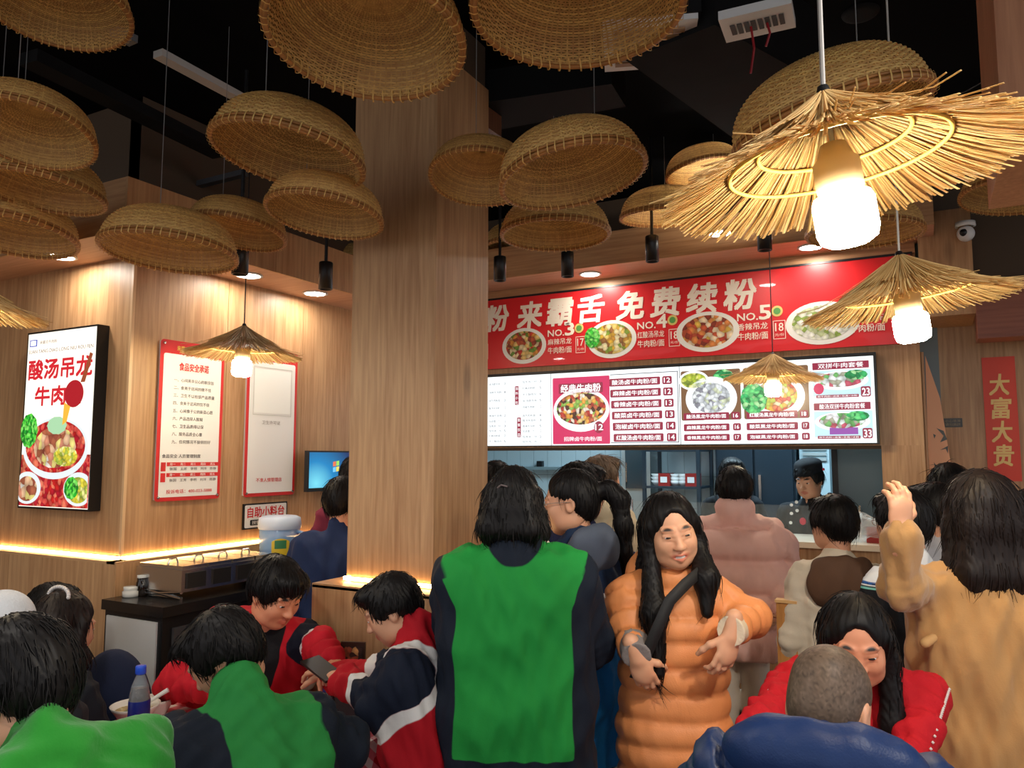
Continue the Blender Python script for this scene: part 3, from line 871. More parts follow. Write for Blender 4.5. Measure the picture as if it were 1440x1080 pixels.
mb = MB(); text(mb, '自助小料台', -w_ * .42, w_ * .42, -.0145, h_ * .45, h_ * .86, .02); mb.build('lettering', NRED, t)
mb = MB().rect(-w_ * .36, w_ * .1, -.0142, h_ * .14, h_ * .36, .006); mb.build('caption_band', BLACKM, t)
mb = MB(); text(mb, '按需取用', -w_ * .32, w_ * .06, -.0152, h_ * .18, h_ * .32, .006); mb.build('lettering', NWHITE, t)
# monitor
t, w_, h_ = wall_thing('monitor', 'small black wall monitor showing a blue desktop with a four coloured flag', 'monitor', (433, 500, 634, 690), .12)
t.location = (LX, t.location[1], t.location[2])
MB().box(-w_ / 2, w_ / 2, -.12, -.09, 0, h_).build('case', BLACKM, t)
sm, snt, sb = nodes_of('desktop_screen')
_g = snt.nodes.new('ShaderNodeTexGradient'); _g.gradient_type = 'SPHERICAL'
_t = snt.nodes.new('ShaderNodeTexCoord'); _m = snt.nodes.new('ShaderNodeMapping')
_m.inputs['Location'].default_value = (.15 / .36, 0, -.05 / .30); _m.inputs['Scale'].default_value = (1 / .36, 0, 1 / .30)
_r = snt.nodes.new('ShaderNodeValToRGB')
_r.color_ramp.elements[0].color = (*S(12, 44, 96), 1); _r.color_ramp.elements[1].color = (*S(120, 220, 240), 1)
_e = _r.color_ramp.elements.new(.55); _e.color = (*S(16, 130, 190), 1)
snt.links.new(_t.outputs['Object'], _m.inputs[0]); snt.links.new(_m.outputs[0], _g.inputs[0]); snt.links.new(_g.outputs[0], _r.inputs[0])
sb.inputs['Base Color'].default_value = (.01, .01, .01, 1)
snt.links.new(_r.outputs[0], sb.inputs['Emission Color']); sb.inputs['Emission Strength'].default_value = .9
MB().rect(-w_ / 2 + .01, w_ / 2 - .01, -.1208, .022, h_ - .01).build('display', sm, t)
mb = MB()
for i, (du, dv) in enumerate(((0, 1), (1, 1), (0, 0), (1, 0))):
    x0, z0 = w_ * .0 + du * .031, h_ * .46 + dv * .036
    mb.mat(i).add([(x0, -.122, z0 + .004 * du), (x0 + .027, -.122, z0 + .004 + .004 * du), (x0 + .027, -.122, z0 + .034 + .004 * du), (x0, -.122, z0 + .03 + .004 * du)], [(0, 1, 2, 3)])
mb.build('flag_mark', [screen('flag_red', S(220, 110, 70)), screen('flag_green', S(150, 210, 90)), screen('flag_blue', S(110, 190, 240)), screen('flag_yellow', S(240, 210, 90))], t)
MB().box(-.06, .06, -.09, -.012, h_ * .35, h_ * .65).build('bracket', BLACKM, t)
MB().tube([(.10, -.05, 0), (.10, -.03, -.12), (.105, -.016, -.24)], .004, 6).build('cable', BLACKM, t)

# ---------------------------------------------------------------- banner, little plate and bamboo decal at the right
bnx0, bnx1 = hit(1, RY, 1385, 590)[0], hit(1, RY, 1432, 590)[0]
bz0, bz1 = hit(1, RY, 1410, 676.5)[2], hit(1, RY, 1405, 502)[2]
t = thing('red_banner', 'vertical orange red banner with four gold characters on the right wall', 'banner', ((bnx0 + bnx1) / 2, RY, bz0))
w_, h_ = bnx1 - bnx0, bz1 - bz0
MB().box(-w_ / 2, w_ / 2, -.006, -.001, 0, h_).build('paper', mat('banner_red', S(226, 62, 34), .45), t)
mb = MB()
for i, ch in enumerate('大富大贵'):
    zc = h_ * (.775 - i * .19)
    mb = MB(); text(mb, ch, -w_ * .29, w_ * .29, -.0085, zc - .062, zc + .062, .02, .08)
    mb.build('character', mat('banner_gold', S(246, 204, 120), .4), t)
a = hit(1, RY, 1327, 601); b_ = hit(1, RY, 1353, 588)
t = thing('wall_plate', 'small black plate with tiny lettering on the right wood wall', 'sign', (a[0], RY, a[2]))
MB().box(0, b_[0] - a[0], -.008, -.001, 0, b_[2] - a[2]).build('plate', BLACKM, t)
mb = MB(); ww, hh = b_[0] - a[0], b_[2] - a[2]
text(mb, '小心地滑', ww * .1, ww * .9, -.0092, hh * .55, hh * .85, .004); text(mb, '请勿拥挤', ww * .1, ww * .9, -.0092, hh * .15, hh * .45, .004)
mb.build('lettering', mat('plate_ink', S(150, 130, 100), .5), t)
t = thing('roll_banner', 'peach coloured roll banner with black bamboo leaves beside the counter post', 'banner', (0, 0, 0))
RB = PY + .08
rb = [hit(1, RB, x, y) for x, y in ((1301, 500), (1322, 560), (1345, 700), (1306, 700))]
zb0 = 1.16
pts = [(rb[0][0], RB, rb[0][2]), (rb[1][0], RB, rb[1][2]), (rb[2][0], RB, rb[2][2]), (rb[2][0], RB, zb0), (rb[3][0], RB, zb0)]
MB().add([(p_[0], p_[1] + d_, p_[2]) for d_ in (0, .006) for p_ in pts], [(0, 4, 3, 2, 1), (5, 6, 7, 8, 9)] + [(i, (i + 1) % 5, 5 + (i + 1) % 5, 5 + i) for i in range(5)]).build('sheet', mat('peach_sheet', S(236, 168, 124), .5), t)
mb = MB()
for pl in (((1317, 602), (1327, 606), (1332, 618), (1322, 622), (1327, 613)), ((1322, 633), (1333, 627), (1333, 638), (1330, 631)), ((1312, 610), (1316, 612), (1314, 617)), ((1313, 650), (1318, 656), (1316, 660))):
    q = [hit(1, RB - .002, x, y) for x, y in pl]
    mb.add(q, [list(range(len(q)))[::-1]])
mb.build('bamboo_print', BLACKM, t)
MB().tube([tuple(rb[0] + np.array([-.02, -.01, .02])), (rb[0][0] - .02, RB - .01, .02)], .012, 8).build('pole', mat('pole_wood', S(190, 140, 96), .5), t)
MB().box(rb[0][0] - .05, rb[2][0], RB - .05, RB + .05, 0, .03).build('base', BLACKM, t)
MB().tube([(rb[0][0], RB, zb0), (rb[0][0], RB, .03)], .008, 6).tube([(rb[2][0] - .03, RB, zb0), (rb[2][0] - .03, RB, .03)], .008, 6).build('support', BLACKM, t)

# dome camera
q = hit(1, 4.93, 1358, 326)
t = thing('security_camera', 'white turret security camera with black eye by the ceiling', 'camera', q)
MB().lathe([(.0, .055), (.05, .055), (.052, .03), (.04, .028)], 20).build('mount', WHITE, t, True)
mbp = MB()
prof = [(.045 * math.sin(a_), -.045 * math.cos(a_)) for a_ in [math.pi * k / 12 for k in range(13)]]
mbp.lathe(prof, 20, (0, -.005, -.012)).build('ball', WHITE, t, True)
o = MB().lathe([(.0, .012), (.012, .010), (.021, .0)], 16).build('lens', BLACKM, t, True)
o.matrix_local = Matrix.Translation((-.012, -.044, -.014)) @ Matrix.Rotation(math.radians(98), 4, 'X')
# ---------------------------------------------------------------- ceiling services
CEIL = 3.5
def bar_obj(name, label, cat, a, b, w_, h_, m):
    a, b = np.asarray(a, float), np.asarray(b, float)
    d = b - a; L_ = np.linalg.norm(d)
    o = MB().box(0, L_, -w_ / 2, w_ / 2, -h_ / 2, h_ / 2).build(name, m)
    x = d / L_; y = np.cross((0, 0, 1), x); y /= np.linalg.norm(y); z = np.cross(x, y)
    o.matrix_world = Matrix(((x[0], y[0], z[0], a[0]), (x[1], y[1], z[1], a[1]), (x[2], y[2], z[2], a[2]), (0, 0, 0, 1)))
    if label:
        tag(o, label, cat)
    return o
def zc(x, y, z):
    return hit(2, z, x, y)
# cable trays and tracks under the black slab
bar_obj('cable_tray', 'dark cable tray running under the black ceiling at upper left', 'cable tray', zc(40, 80, 3.2), zc(310, 215, 3.2), .10, .05, DUCT)
bar_obj('cable_tray', 'dark cable tray crossing behind the hanging baskets at upper left', 'cable tray', zc(150, 262, 3.15), zc(300, 305, 3.15), .06, .04, DUCT)
bar_obj('ceiling_rail', 'thin grey rail slanting up to the right behind the baskets', 'rail', zc(205, 278, 3.15), zc(345, 243, 3.15), .04, .03, mat('grey_rail', (.06, .06, .065), .5))
t = bar_obj('light_strip', 'slim pale linear ceiling lamp at upper left', 'lamp', zc(222, 75, 3.3), zc(338, 138, 3.3), .055, .03, mat('strip_lamp_body', S(200, 196, 190), .5))
bar_obj('light_strip', 'short grey end of a linear lamp beside the top left basket', 'lamp', zc(160, 44, 3.3), zc(188, 58, 3.3), .055, .03, mat('grey_strip', S(110, 110, 112), .5))
# big duct
def slab(name, label, pts, z0, z1, m):
    P_ = [zc(x, y, z0) for x, y in pts]; n = len(P_)
    mb = MB().add([(p_[0], p_[1], z0) for p_ in P_] + [(p_[0], p_[1], z1) for p_ in P_], [list(range(n)), list(range(n, 2 * n))[::-1]] + [(i, (i + 1) % n, n + (i + 1) % n, n + i) for i in range(n)])
    return tag(mb.build(name, m), label, 'duct')
slab('air_duct', 'broad dark grey air duct crossing the ceiling behind the big straw lamp', ((880, 85), (1005, 35), (1160, 120), (1060, 215)), 3.1, 3.4, DUCT)
slab('air_duct', 'dark duct edge beside the square air diffuser', ((640, 150), (860, 118), (880, 150), (660, 190)), 3.25, 3.4, mat('duct_black', (.006, .0065, .007), .7, spec=.1))
bar_obj('ceiling_beam', 'short brown beam end resting on the top of the pillar', 'beam', zc(612, 128, 3.2), zc(690, 182, 3.2), .12, .10, wood('dark_beam', S(92, 58, 40), S(120, 78, 54), .5))
# linear grille with red ribbons
g0, g1 = zc(1016, 45, 3.05), zc(1116, 22, 3.05)
t = thing('air_grille', 'white linear air grille with red ribbons in the dark ceiling', 'air vent', tuple((g0 + g1) / 2))
d = g1 - g0; t.rotation_euler = (0, 0, math.atan2(d[1], d[0])); L_ = np.linalg.norm(d)
MB().box(-L_ / 2, L_ / 2, -.075, .075, 0, .03).build('frame', WHITE, t)
for i in range(8):
    x = -L_ * .34 + i * L_ * .68 / 7
    MB().box(x - L_ * .034, x + L_ * .034, -.03, .03, -.004, -.001).build('slot', mat('slot_dark', (.06, .055, .05), .6), t)
rib = mat('red_ribbon', S(150, 16, 28), .5)
for x, l in ((-.02, .16), (.03, .08)):
    MB().tube([(x, 0, -.004), (x + .008, .0, -l * .5), (x - .006, .004, -l)], .004, 5).build('ribbon', rib, t)
# square diffuser
q = zc(912, 66, 3.12)
t = thing('air_diffuser', 'square white ceiling diffuser partly behind the upper basket', 'air vent', q, math.radians(20))
MB().box(-.16, .16, -.16, .16, 0, .02).build('frame', WHITE, t)
for i in range(6):
    MB().box(-.12, .12, -.115 + i * .042, -.09 + i * .042, -.006, -.001).build('louvre', mat('louvre_tan', S(150, 120, 84), .5), t)
MB().box(-.17, .17, -.17, .17, .02, CEIL - q[2]).build('neck', DUCT, t)
# track spots
def spot(x, y, d, label, tilt=0.2, power=0.0):
    q = W(x, y, d)
    t = thing('track_spot', label, 'spotlight', q)
    MB().lathe([(0, .075), (.036, .075), (.038, .07), (.038, -.075), (.032, -.075), (.030, -.05), (0, -.05)], 20).build('body', BLACKM, t, True)
    MB().tube([(0, 0, .07), (0, 0, CEIL - q[2])], .009, 8).build('stem', BLACKM, t)
    MB().lathe([(0, -.052), (.029, -.052)][::-1], 16).build('lens', screen('spot_lens', (1, .9, .75), 3.0), t)
    if power:
        l = bpy.data.lights.new('track_spot_light', 'SPOT'); l.energy = power; l.color = (1, .9, .78); l.spot_size = math.radians(75); l.spot_blend = .6; l.shadow_soft_size = .03
        lo = bpy.data.objects.new('track_spot_light', l); COL.objects.link(lo); lo.parent = t; lo.location = (0, 0, -.09)
        tgt = Vector((q[0], PY, 2.3)) - Vector(q)
        lo.rotation_euler = tgt.to_track_quat('-Z', 'Y').to_euler()
for x, y, d, lab in ((703, 378, 4.7, 'black cylinder spotlight next to the pillar edge'), (798, 372, 4.6, 'black cylinder spotlight left of the downlight over the red sign'), (917, 350, 4.4, 'black cylinder spotlight under the basket near the big straw lamp'), (1075, 333, 4.1, 'black cylinder spotlight under the rim of the big straw lamp'), (338, 364, 3.6, 'black cylinder spotlight behind the left straw lamp cord'), (458, 388, 4.2, 'black cylinder spotlight left of the pillar')):
    spot(x, y, d, lab)
# dim ceiling discs
for x, y, lab in ((742, 128, 'dull grey ceiling disc above the pair of overlapping baskets'), (1210, 18, 'dull grey ceiling disc right of the lamp cord')):
    q = zc(x, y, CEIL - .001)
    o = MB().lathe([(0, -.012), (.05, -.012), (.07, -.008), (.075, 0)], 20).build('smoke_detector', DUCT if x > 1000 else mat('dull_disc', (.12, .12, .13), .4), None, True); o.location = tuple(q)
    tag(o, lab, 'detector')

# ---------------------------------------------------------------- woven baskets
def wicker(name, c, var):
    m, nt, b = nodes_of(name)
    N, L = nt.nodes, nt.links
    at = N.new('ShaderNodeAttribute'); at.attribute_name = 'tone'
    n = N.new('ShaderNodeTexNoise'); n.inputs['Scale'].default_value = 40
    tc = N.new('ShaderNodeTexCoord'); L.new(tc.outputs['Object'], n.inputs['Vector'])
    ad = N.new('ShaderNodeMath'); ad.operation = 'MULTIPLY_ADD'; L.new(n.outputs['Fac'], ad.inputs[0]); ad.inputs[1].default_value = .5; L.new(at.outputs['Fac'], ad.inputs[2])
    r = N.new('ShaderNodeValToRGB')
    r.color_ramp.elements[0].position = .2; r.color_ramp.elements[1].position = .95
    r.color_ramp.elements[0].color = (*[v * (1 - var) for v in c], 1); r.color_ramp.elements[1].color = (*[min(1, v * (1 + var)) for v in c], 1)
    L.new(ad.outputs[0], r.inputs['Fac']); L.new(r.outputs[0], b.inputs['Base Color'])
    b.inputs['Roughness'].default_value = .55
    return m
WICK = wicker('wicker', S(244, 186, 110), .42)
RIMM = mat('wicker_rim', S(172, 116, 58), .55, var=.25, vscale=30)
BIND = mat('cane_binding', S(226, 186, 108), .5, var=.2, vscale=40)
R_B, H_B = .25, .165
def prof_pt(t):
    """dome profile, t 0 at rim .. 1 at the top"""
    a = t * math.pi / 2
    return R_B * max(math.cos(a), 0) ** .72, H_B * max(math.sin(a), 0) ** .80
def basket_mesh():
    ts = np.linspace(0, 1, 400); P_ = np.array([prof_pt(t) for t in ts])
    seg = np.r_[0, np.cumsum(np.hypot(*np.diff(P_, axis=0).T))]
    rows, ribs = 50, 96
    V, Fs, tone = [], [], []
    step = seg[-1] * .985 / rows
    n = ribs * 2
    th = 2 * np.pi * np.arange(n) / n
    for i in range(rows):
        s0, s1 = (i + .02) * step, (i + .86) * step
        rr = []
        for s in (s0, (s0 + s1) / 2, s1):
            rr.append((np.interp(s, seg, P_[:, 0]), np.interp(s, seg, P_[:, 1])))
        tang = np.array(rr[2]) - np.array(rr[0]); tang /= np.linalg.norm(tang) + 1e-9
        nor = np.array([tang[1], -tang[0]])
        amp = .0021 * min(1, rr[1][0] / .06)
        base = len(V)
        tn = random.random() * .5
        for q, (r, z) in enumerate(rr):
            off = amp * np.where(np.arange(n) % 4 == 0, 1, np.where(np.arange(n) % 4 == 2, -1, 0)) * (1 if i % 2 else -1)
            off = off + (.0008 if q == 1 else 0)
            R_ = r + nor[0] * off; Z_ = z + nor[1] * off
            V += list(zip(R_ * np.cos(th), R_ * np.sin(th), Z_)); tone += [tn] * n
        for q in range(2):
            for k in range(n):
                k2 = (k + 1) % n
                Fs.append((base + q * n + k, base + q * n + k2, base + (q + 1) * n + k2, base + (q + 1) * n + k))
    # ribs
    M_ = 26
    for k in range(ribs):
        a = 2 * math.pi * k / ribs
        base = len(V); tn = random.random() * .3
        for j in range(M_):
            s = seg[-1] * .97 * j / (M_ - 1)
            r, z = np.interp(s, seg, P_[:, 0]), np.interp(s, seg, P_[:, 1])
            w_ = .0022 * min(1, .3 + r / .1)
            for sg_ in (-1, 1):
                V.append((r * math.cos(a) - sg_ * w_ * math.sin(a), r * math.sin(a) + sg_ * w_ * math.cos(a), z)); tone.append(tn)
        for j in range(M_ - 1):
            Fs.append((base + 2 * j, base + 2 * j + 1, base + 2 * j + 3, base + 2 * j + 2))
    return new_mesh('weave', V, np.array(Fs), WICK, True, attrs={'tone': tone})
WEAVE = basket_mesh()
mb = MB()
for rr, zz, tr in ((R_B + .004, .004, .0065), (R_B - .003, -.001, .006), (R_B + .005, .016, .0045)):
    mb.tube([(rr * math.cos(a), rr * math.sin(a), zz) for a in np.linspace(0, 2 * math.pi, 73)], tr, 6, False)
RIMME = new_mesh('rim', mb.V, mb.F, RIMM, True)
mb = MB()
for k in range(56):
    a = 2 * math.pi * k / 56 + random.uniform(-.012, .012)
    pr = [(R_B + .0115, -.006), (R_B + .0125, .008), (R_B + .0105, .021), (R_B - .010, .021), (R_B - .0115, .008), (R_B - .0100, -.008), (R_B, -.010)]
    base = len(mb.V); da = .016
    for s_ in (-1, 1):
        for r, z in pr:
            aa = a + s_ * da / 2 + z * .5
            mb.V.append((r * math.cos(aa), r * math.sin(aa), z))
    n = len(pr)
    for i in range(n):
        j = (i + 1) % n
        mb.F.append([base + i, base + j, base + n + j, base + n + i]); mb.M.append(0)
BINDME = new_mesh('binding', mb.V, mb.F, BIND, False)
mb = MB().tube([(0, 0, H_B - .012), (0, 0, H_B + .012)], .006, 8)
WIRE = mat('grey_wire', (.35, .35, .34), .4, .5)
BASK = [
    (80, 14, 94, 50, 2, 'woven basket cut off by the top left corner of the picture'),
    (513, 58, 137, 80, 7, 'large woven basket hanging at the top, left of the middle'),
    (812, 14, 146, 82, 0, 'large woven basket hanging at the top middle, in front of the square diffuser'),
    (38, 190, 86, 42, 8, 'woven basket at the left edge, second from the top'),
    (54, 271, 84, 24, 6, 'woven basket at the left edge, third from the top'),
    (14, 332, 84, 26, 6, 'woven basket at the left edge, lowest of four'),
    (405, 222, 105, 38, 11, 'woven basket between the pillar and the pale linear lamp'),
    (238, 357, 89, 25, 4, 'dark woven basket just above the corner of the two oak walls'),
    (333, 328, 66, 21, 9, 'woven basket behind the cord of the left straw lamp'),
    (456, 305, 80, 28, 8, 'woven basket overlapping the left side of the pillar'),
    (501, 380, 49, 16, 5, 'small woven basket peeping out from behind the pillar'),
    (676, 252, 71, 38, 3, 'woven basket overlapping the right side of the pillar'),
    (806, 250, 102, 41, -11, 'tilted woven basket in front of its neighbour, right of the pillar'),
    (781, 331, 75, 22, 0, 'flat hanging woven basket above the red sign, below the tilted pair'),
    (736, 350, 55, 14, 0, 'woven basket mostly hidden behind the one above the red sign'),
    (936, 306, 62, 13, 0, 'woven basket left of the big straw lamp, seen nearly edge on'),
    (990, 243, 52, 18, -8, 'woven basket peeping out behind the left rim of the big straw lamp'),
    (1168, 178, 132, 34, -13, 'large lit woven basket right behind the big straw lamp'),
    (1215, 330, 75, 19, 2, 'woven basket under the big straw lamp rim, above the second straw lamp'),
    (1428, 277, 68, 25, 5, 'woven basket at the right edge below the ceiling bulkhead'),
    (1462, 384, 43, 14, 0, 'small woven basket cut off by the right edge'),
]
SCB = {0: .84, 3: .82, 4: .92, 5: 1.02, 8: .80, 9: .84, 11: .72, 12: .94, 14: 1.12, 16: .85, 20: .9}
for i, (x, y, a, b, ang, lab) in enumerate(BASK):
    sc_ = SCB.get(i, 1.0)
    d = R_B * sc_ * FPX / a
    c = W(x, y, d)
    v = c - C0; v /= np.linalg.norm(v)
    rr = np.cross(v, (0, 0, 1)); rr /= np.linalg.norm(rr); uu = np.cross(rr, v)
    al = math.radians(ang)
    e_ = rr * math.sin(al) + uu * math.cos(al)
    ct = min(.98, b / a)
    n = v * ct + e_ * math.sqrt(1 - ct * ct)
    xa = np.cross(n, (0.3, .9, .1)); xa /= np.linalg.norm(xa); ya = np.cross(n, xa)
    t = thing('woven_basket', lab, 'basket', c, 0, 'woven baskets hanging from the ceiling')
    M_ = Matrix(((xa[0], ya[0], n[0]), (xa[1], ya[1], n[1]), (xa[2], ya[2], n[2])))
    t.rotation_euler = (M_ @ Matrix.Rotation(i * 1.7, 3, 'Z')).to_euler()
    M_ = M_ @ Matrix.Rotation(i * 1.7, 3, 'Z')
    t.scale = (sc_,) * 3
    link('weave', WEAVE, t); link('rim', RIMME, t)['kind'] = 'stuff'; link('binding', BINDME, t)['kind'] = 'stuff'
    up = M_.transposed() @ Vector((0, 0, 1))
    # the wire hooks on where the dome is highest
    best = max((Vector((prof_pt(q / 20)[0] * math.cos(h), prof_pt(q / 20)[0] * math.sin(h), prof_pt(q / 20)[1])) for q in range(21) for h in np.linspace(0, 6.28, 25)), key=lambda p_: p_.dot(up))
    top = best + up * (CEIL - (c[2] + best.dot(up) * sc_)) / sc_
    MB().tube([tuple(best), tuple(top)], .0016, 5).build('wire', WIRE, t)

# ---------------------------------------------------------------- straw hat lamps
def strawmat():
    m, nt, b = nodes_of('straw')
    N, L = nt.nodes, nt.links
    at = N.new('ShaderNodeAttribute'); at.attribute_name = 'tone'
    r = N.new('ShaderNodeValToRGB')
    r.color_ramp.elements[0].color = (*S(206, 158, 92), 1); r.color_ramp.elements[1].color = (*S(252, 228, 168), 1)
    L.new(at.outputs['Fac'], r.inputs['Fac']); L.new(r.outputs[0], b.inputs['Base Color'])
    b.inputs['Roughness'].default_value = .5
    tr = N.new('ShaderNodeBsdfTranslucent'); L.new(r.outputs[0], tr.inputs['Color'])
    mx = N.new('ShaderNodeMixShader'); mx.inputs[0].default_value = .45
    L.new(b.outputs[0], mx.inputs[1]); L.new(tr.outputs[0], mx.inputs[2])
    L.new(mx.outputs[0], N['Material Output'].inputs['Surface'])
    return m
STRAW = strawmat()
HOOP = mat('straw_hoop', S(226, 190, 96), .5)
R_L, H_L = .275, .14
def hat_z(r):
    u = r / R_L
    return H_L * ((1 - u) ** 1.35 * .82 + (1 - u) * .18)
def straw_mesh(n_out, n_in, r_in, seed, wid):
    rg = random.Random(seed)
    V, Fs, tone = [], [], []
    def one(a, r0, r1, lift, w_, bend):
        base = len(V); m_ = 5; tn = rg.random()
        for j in range(m_):
            u = j / (m_ - 1); r = r0 + (r1 - r0) * u
            z = hat_z(min(r, R_L)) + lift - bend * u * u
            aa = a + .10 * bend / .02 * u * (1 if tn > .5 else -1) * .25
            tx, ty = -math.sin(aa), math.cos(aa)
            for q in range(3):
                h = (0, .0016, 0)[q]; s_ = (-1, 0, 1)[q]
                V.append((r * math.cos(aa) + s_ * w_ * tx, r * math.sin(aa) + s_ * w_ * ty, z + h)); tone.append(tn)
        for j in range(m_ - 1):
            for q in range(3):
                a0, a1 = base + j * 3 + q, base + j * 3 + (q + 1) % 3
                Fs.append((a0, a1, a1 + 3, a0 + 3))
    for k in range(n_out):
        a = 2 * math.pi * (k + rg.uniform(-.7, .7)) / n_out
        one(a, rg.uniform(.012, .05), R_L * rg.uniform(.93, 1.04), rg.uniform(-.004, .006), wid * rg.uniform(.7, 1.2), rg.uniform(-.004, .012))
    for k in range(n_in):
        a = 2 * math.pi * (k + rg.uniform(-.7, .7)) / n_in
        one(a, rg.uniform(.008, .02), r_in * rg.uniform(.85, 1.12), rg.uniform(.006, .014), wid * rg.uniform(.6, 1.0), rg.uniform(-.006, .01))
    for k in range(24):   # loose long straws
        a = rg.uniform(0, 6.283)
        one(a, rg.uniform(.02, .1), R_L * rg.uniform(1.0, 1.10), rg.uniform(.006, .016), wid * .5, rg.uniform(-.02, .0))
    return new_mesh('straw_shade', V, np.array(Fs), STRAW, False, attrs={'tone': tone})
STRAW_A = straw_mesh(760, 420, .16, 3, .0026)
mb = MB()
for rr in (.115, .165):
    mb.tube([(rr * math.cos(a), rr * math.sin(a), hat_z(rr) - .009) for a in np.linspace(0, 2 * math.pi, 49)], .0035, 6, False)
HOOPME = new_mesh('hoop', mb.V, mb.F, HOOP, True)
BULB = screen('lamp_bulb', (1.0, .84, .58), 85.0)
SOCK = mat('lamp_socket', S(214, 190, 150), .4)
mb = MB().lathe([(0, -.105), (.030, -.104), (.043, -.096), (.047, -.082), (.047, -.036), (.043, -.026), (.030, -.020), (.0, -.019)], 24)
BULBME = new_mesh('bulb', mb.V, mb.F, BULB, True)
mb = MB().lathe([(0, -.0185), (.034, -.0185), (.036, -.012), (.036, .03), (.028, .038), (.02, .06), (0, .06)], 20)
SOCKME = new_mesh('socket', mb.V, mb.F, SOCK, True)
LAMPS = [
    (1180, 254, R_L * FPX / 243, -7.5, 'big bright straw hat lamp hanging at the upper right', 1, mat('cord_grey', (.30, .29, .28), .5)),
    (1277, 430, R_L * FPX / 137, -7, 'straw hat lamp in front of the right end of the red sign', 0, mat('cord_pale', (.5, .48, .44), .5)),
    (1087, 533, R_L * FPX / 66, 1, 'small distant straw hat lamp in front of the menu screens', 0, BLACKM),
    (341, 500, R_L * FPX / 79, 1.5, 'straw hat lamp in front of the two notice boards', 0, BLACKM),
    (-66, 438, R_L * FPX / 113, 5, 'straw hat lamp cut off by the left edge', 0, BLACKM),
]
for x, y, d, roll, lab, big, cm in LAMPS:
    c = W(x, y, d)
    t = thing('straw_lamp', lab, 'lamp', c, 0, 'straw hat pendant lamps')
    al = math.radians(roll)
    n = np.array([0, 0, 1.0]) * math.cos(al) + R0 * math.sin(al)
    xa = np.cross(n, F0); xa /= np.linalg.norm(xa); ya = np.cross(n, xa)
    M_ = Matrix(((xa[0], ya[0], n[0]), (xa[1], ya[1], n[1]), (xa[2], ya[2], n[2])))
    t.rotation_euler = M_.to_euler()
    link('straw_shade', STRAW_A, t)['kind'] = 'stuff'; link('hoop', HOOPME, t)['kind'] = 'stuff'
    s_ = link('socket', SOCKME, t); bl = link('bulb', BULBME, t)
    upv = M_.transposed() @ Vector((0, 0, 1))
    a0 = Vector((0, 0, .05)); a1 = Vector((0, 0, H_L + .01)); a2 = a1 + upv * (CEIL - c[2] - H_L)
    MB().tube([tuple(a0), tuple(a1), tuple(a2)], .0042 if big else .003, 8).build('cord', cm, t)
    MB().lathe([(.012, H_L - .012), (.014, H_L), (.008, H_L + .018), (.0, H_L + .02)], 12).build('cap', BLACKM, t, True)
# extra slack wire at the right
a, b_ = W(1296, 145, 2.3), W(1398, 106, 3.4)
tag(MB().tube([a, (a + b_) / 2 - np.array([0, 0, .02]), b_], .002, 6).build('guy_wire', WIRE), 'thin pale wire from the lit basket to the ceiling bulkhead', 'wire')
# ---------------------------------------------------------------- self-service counter on the left
t = thing('sauce_counter', 'black self-service sauce counter with a white side panel by the left wall', 'counter', (0, 0, 0))
QX0, QX1, QY0, QY1 = LX + .095, -2.97, 2.30, 3.98
MB().box(QX0, QX1, QY0, QY1, .06, .955).build('body', BLACKM, t)
MB().box(QX0 - .01, QX1 + .02, QY0 - .015, QY1, .955, 1.0).build('worktop', mat('black_worktop', (.012, .011, .011), .25), t)
MB().box(QX0 + .02, QX1 - .03, QY0 - .008, QY0 - .0, .08, .93).build('side_panel', mat('white_panel', S(206, 208, 208), .4), t)
for i in range(3):
    d = MB().box(QX1, QX1 + .014, QY0 + .05 + i * .54, QY0 + .56 + i * .54, .1, .90).build('door', mat('grey_door', S(70, 70, 72), .4), t)
    MB().box(QX1 + .014, QX1 + .03, QY0 + .10 + i * .54, QY0 + .115 + i * .54, .5, .62).build('handle', STEEL, d)
# stainless condiment station
t = thing('condiment_station', 'stainless steel condiment station with lids on crossed legs', 'food station', (0, 0, 0))
zt = 1.135
MB().box(-3.34, -3.02, 2.43, 3.03, zt - .10, zt).build('tray_body', STEEL, t)
for i in range(4):
    l = MB().box(-3.33, -3.03, 2.44 + i * .147, 2.575 + i * .147, zt, zt + .016).build('lid', STEEL, t)
    MB().tube([(-3.18, 2.48 + i * .147, zt + .016), (-3.18, 2.49 + i * .147, zt + .036), (-3.18, 2.525 + i * .147, zt + .036), (-3.18, 2.535 + i * .147, zt + .016)], .004, 6).build('lid_handle', STEEL, l)
    MB().box(-3.0195, -3.012, 2.455 + i * .147, 2.56 + i * .147, zt - .085, zt - .015).build('slot', mat('slot_black', (.02, .02, .02), .3), t)
for y in (2.44, 3.02):
    for a, b_ in (((-3.33, y, 1.006), (-3.03, y, zt - .10)), ((-3.03, y, 1.006), (-3.33, y, zt - .10))):
        MB().tube([a, b_], .009, 8).build('leg', STEEL, t)
    MB().tube([(-3.03, y, 1.0065), (-3.33, y, 1.0065)], .006, 6).build('foot_bar', STEEL, t)
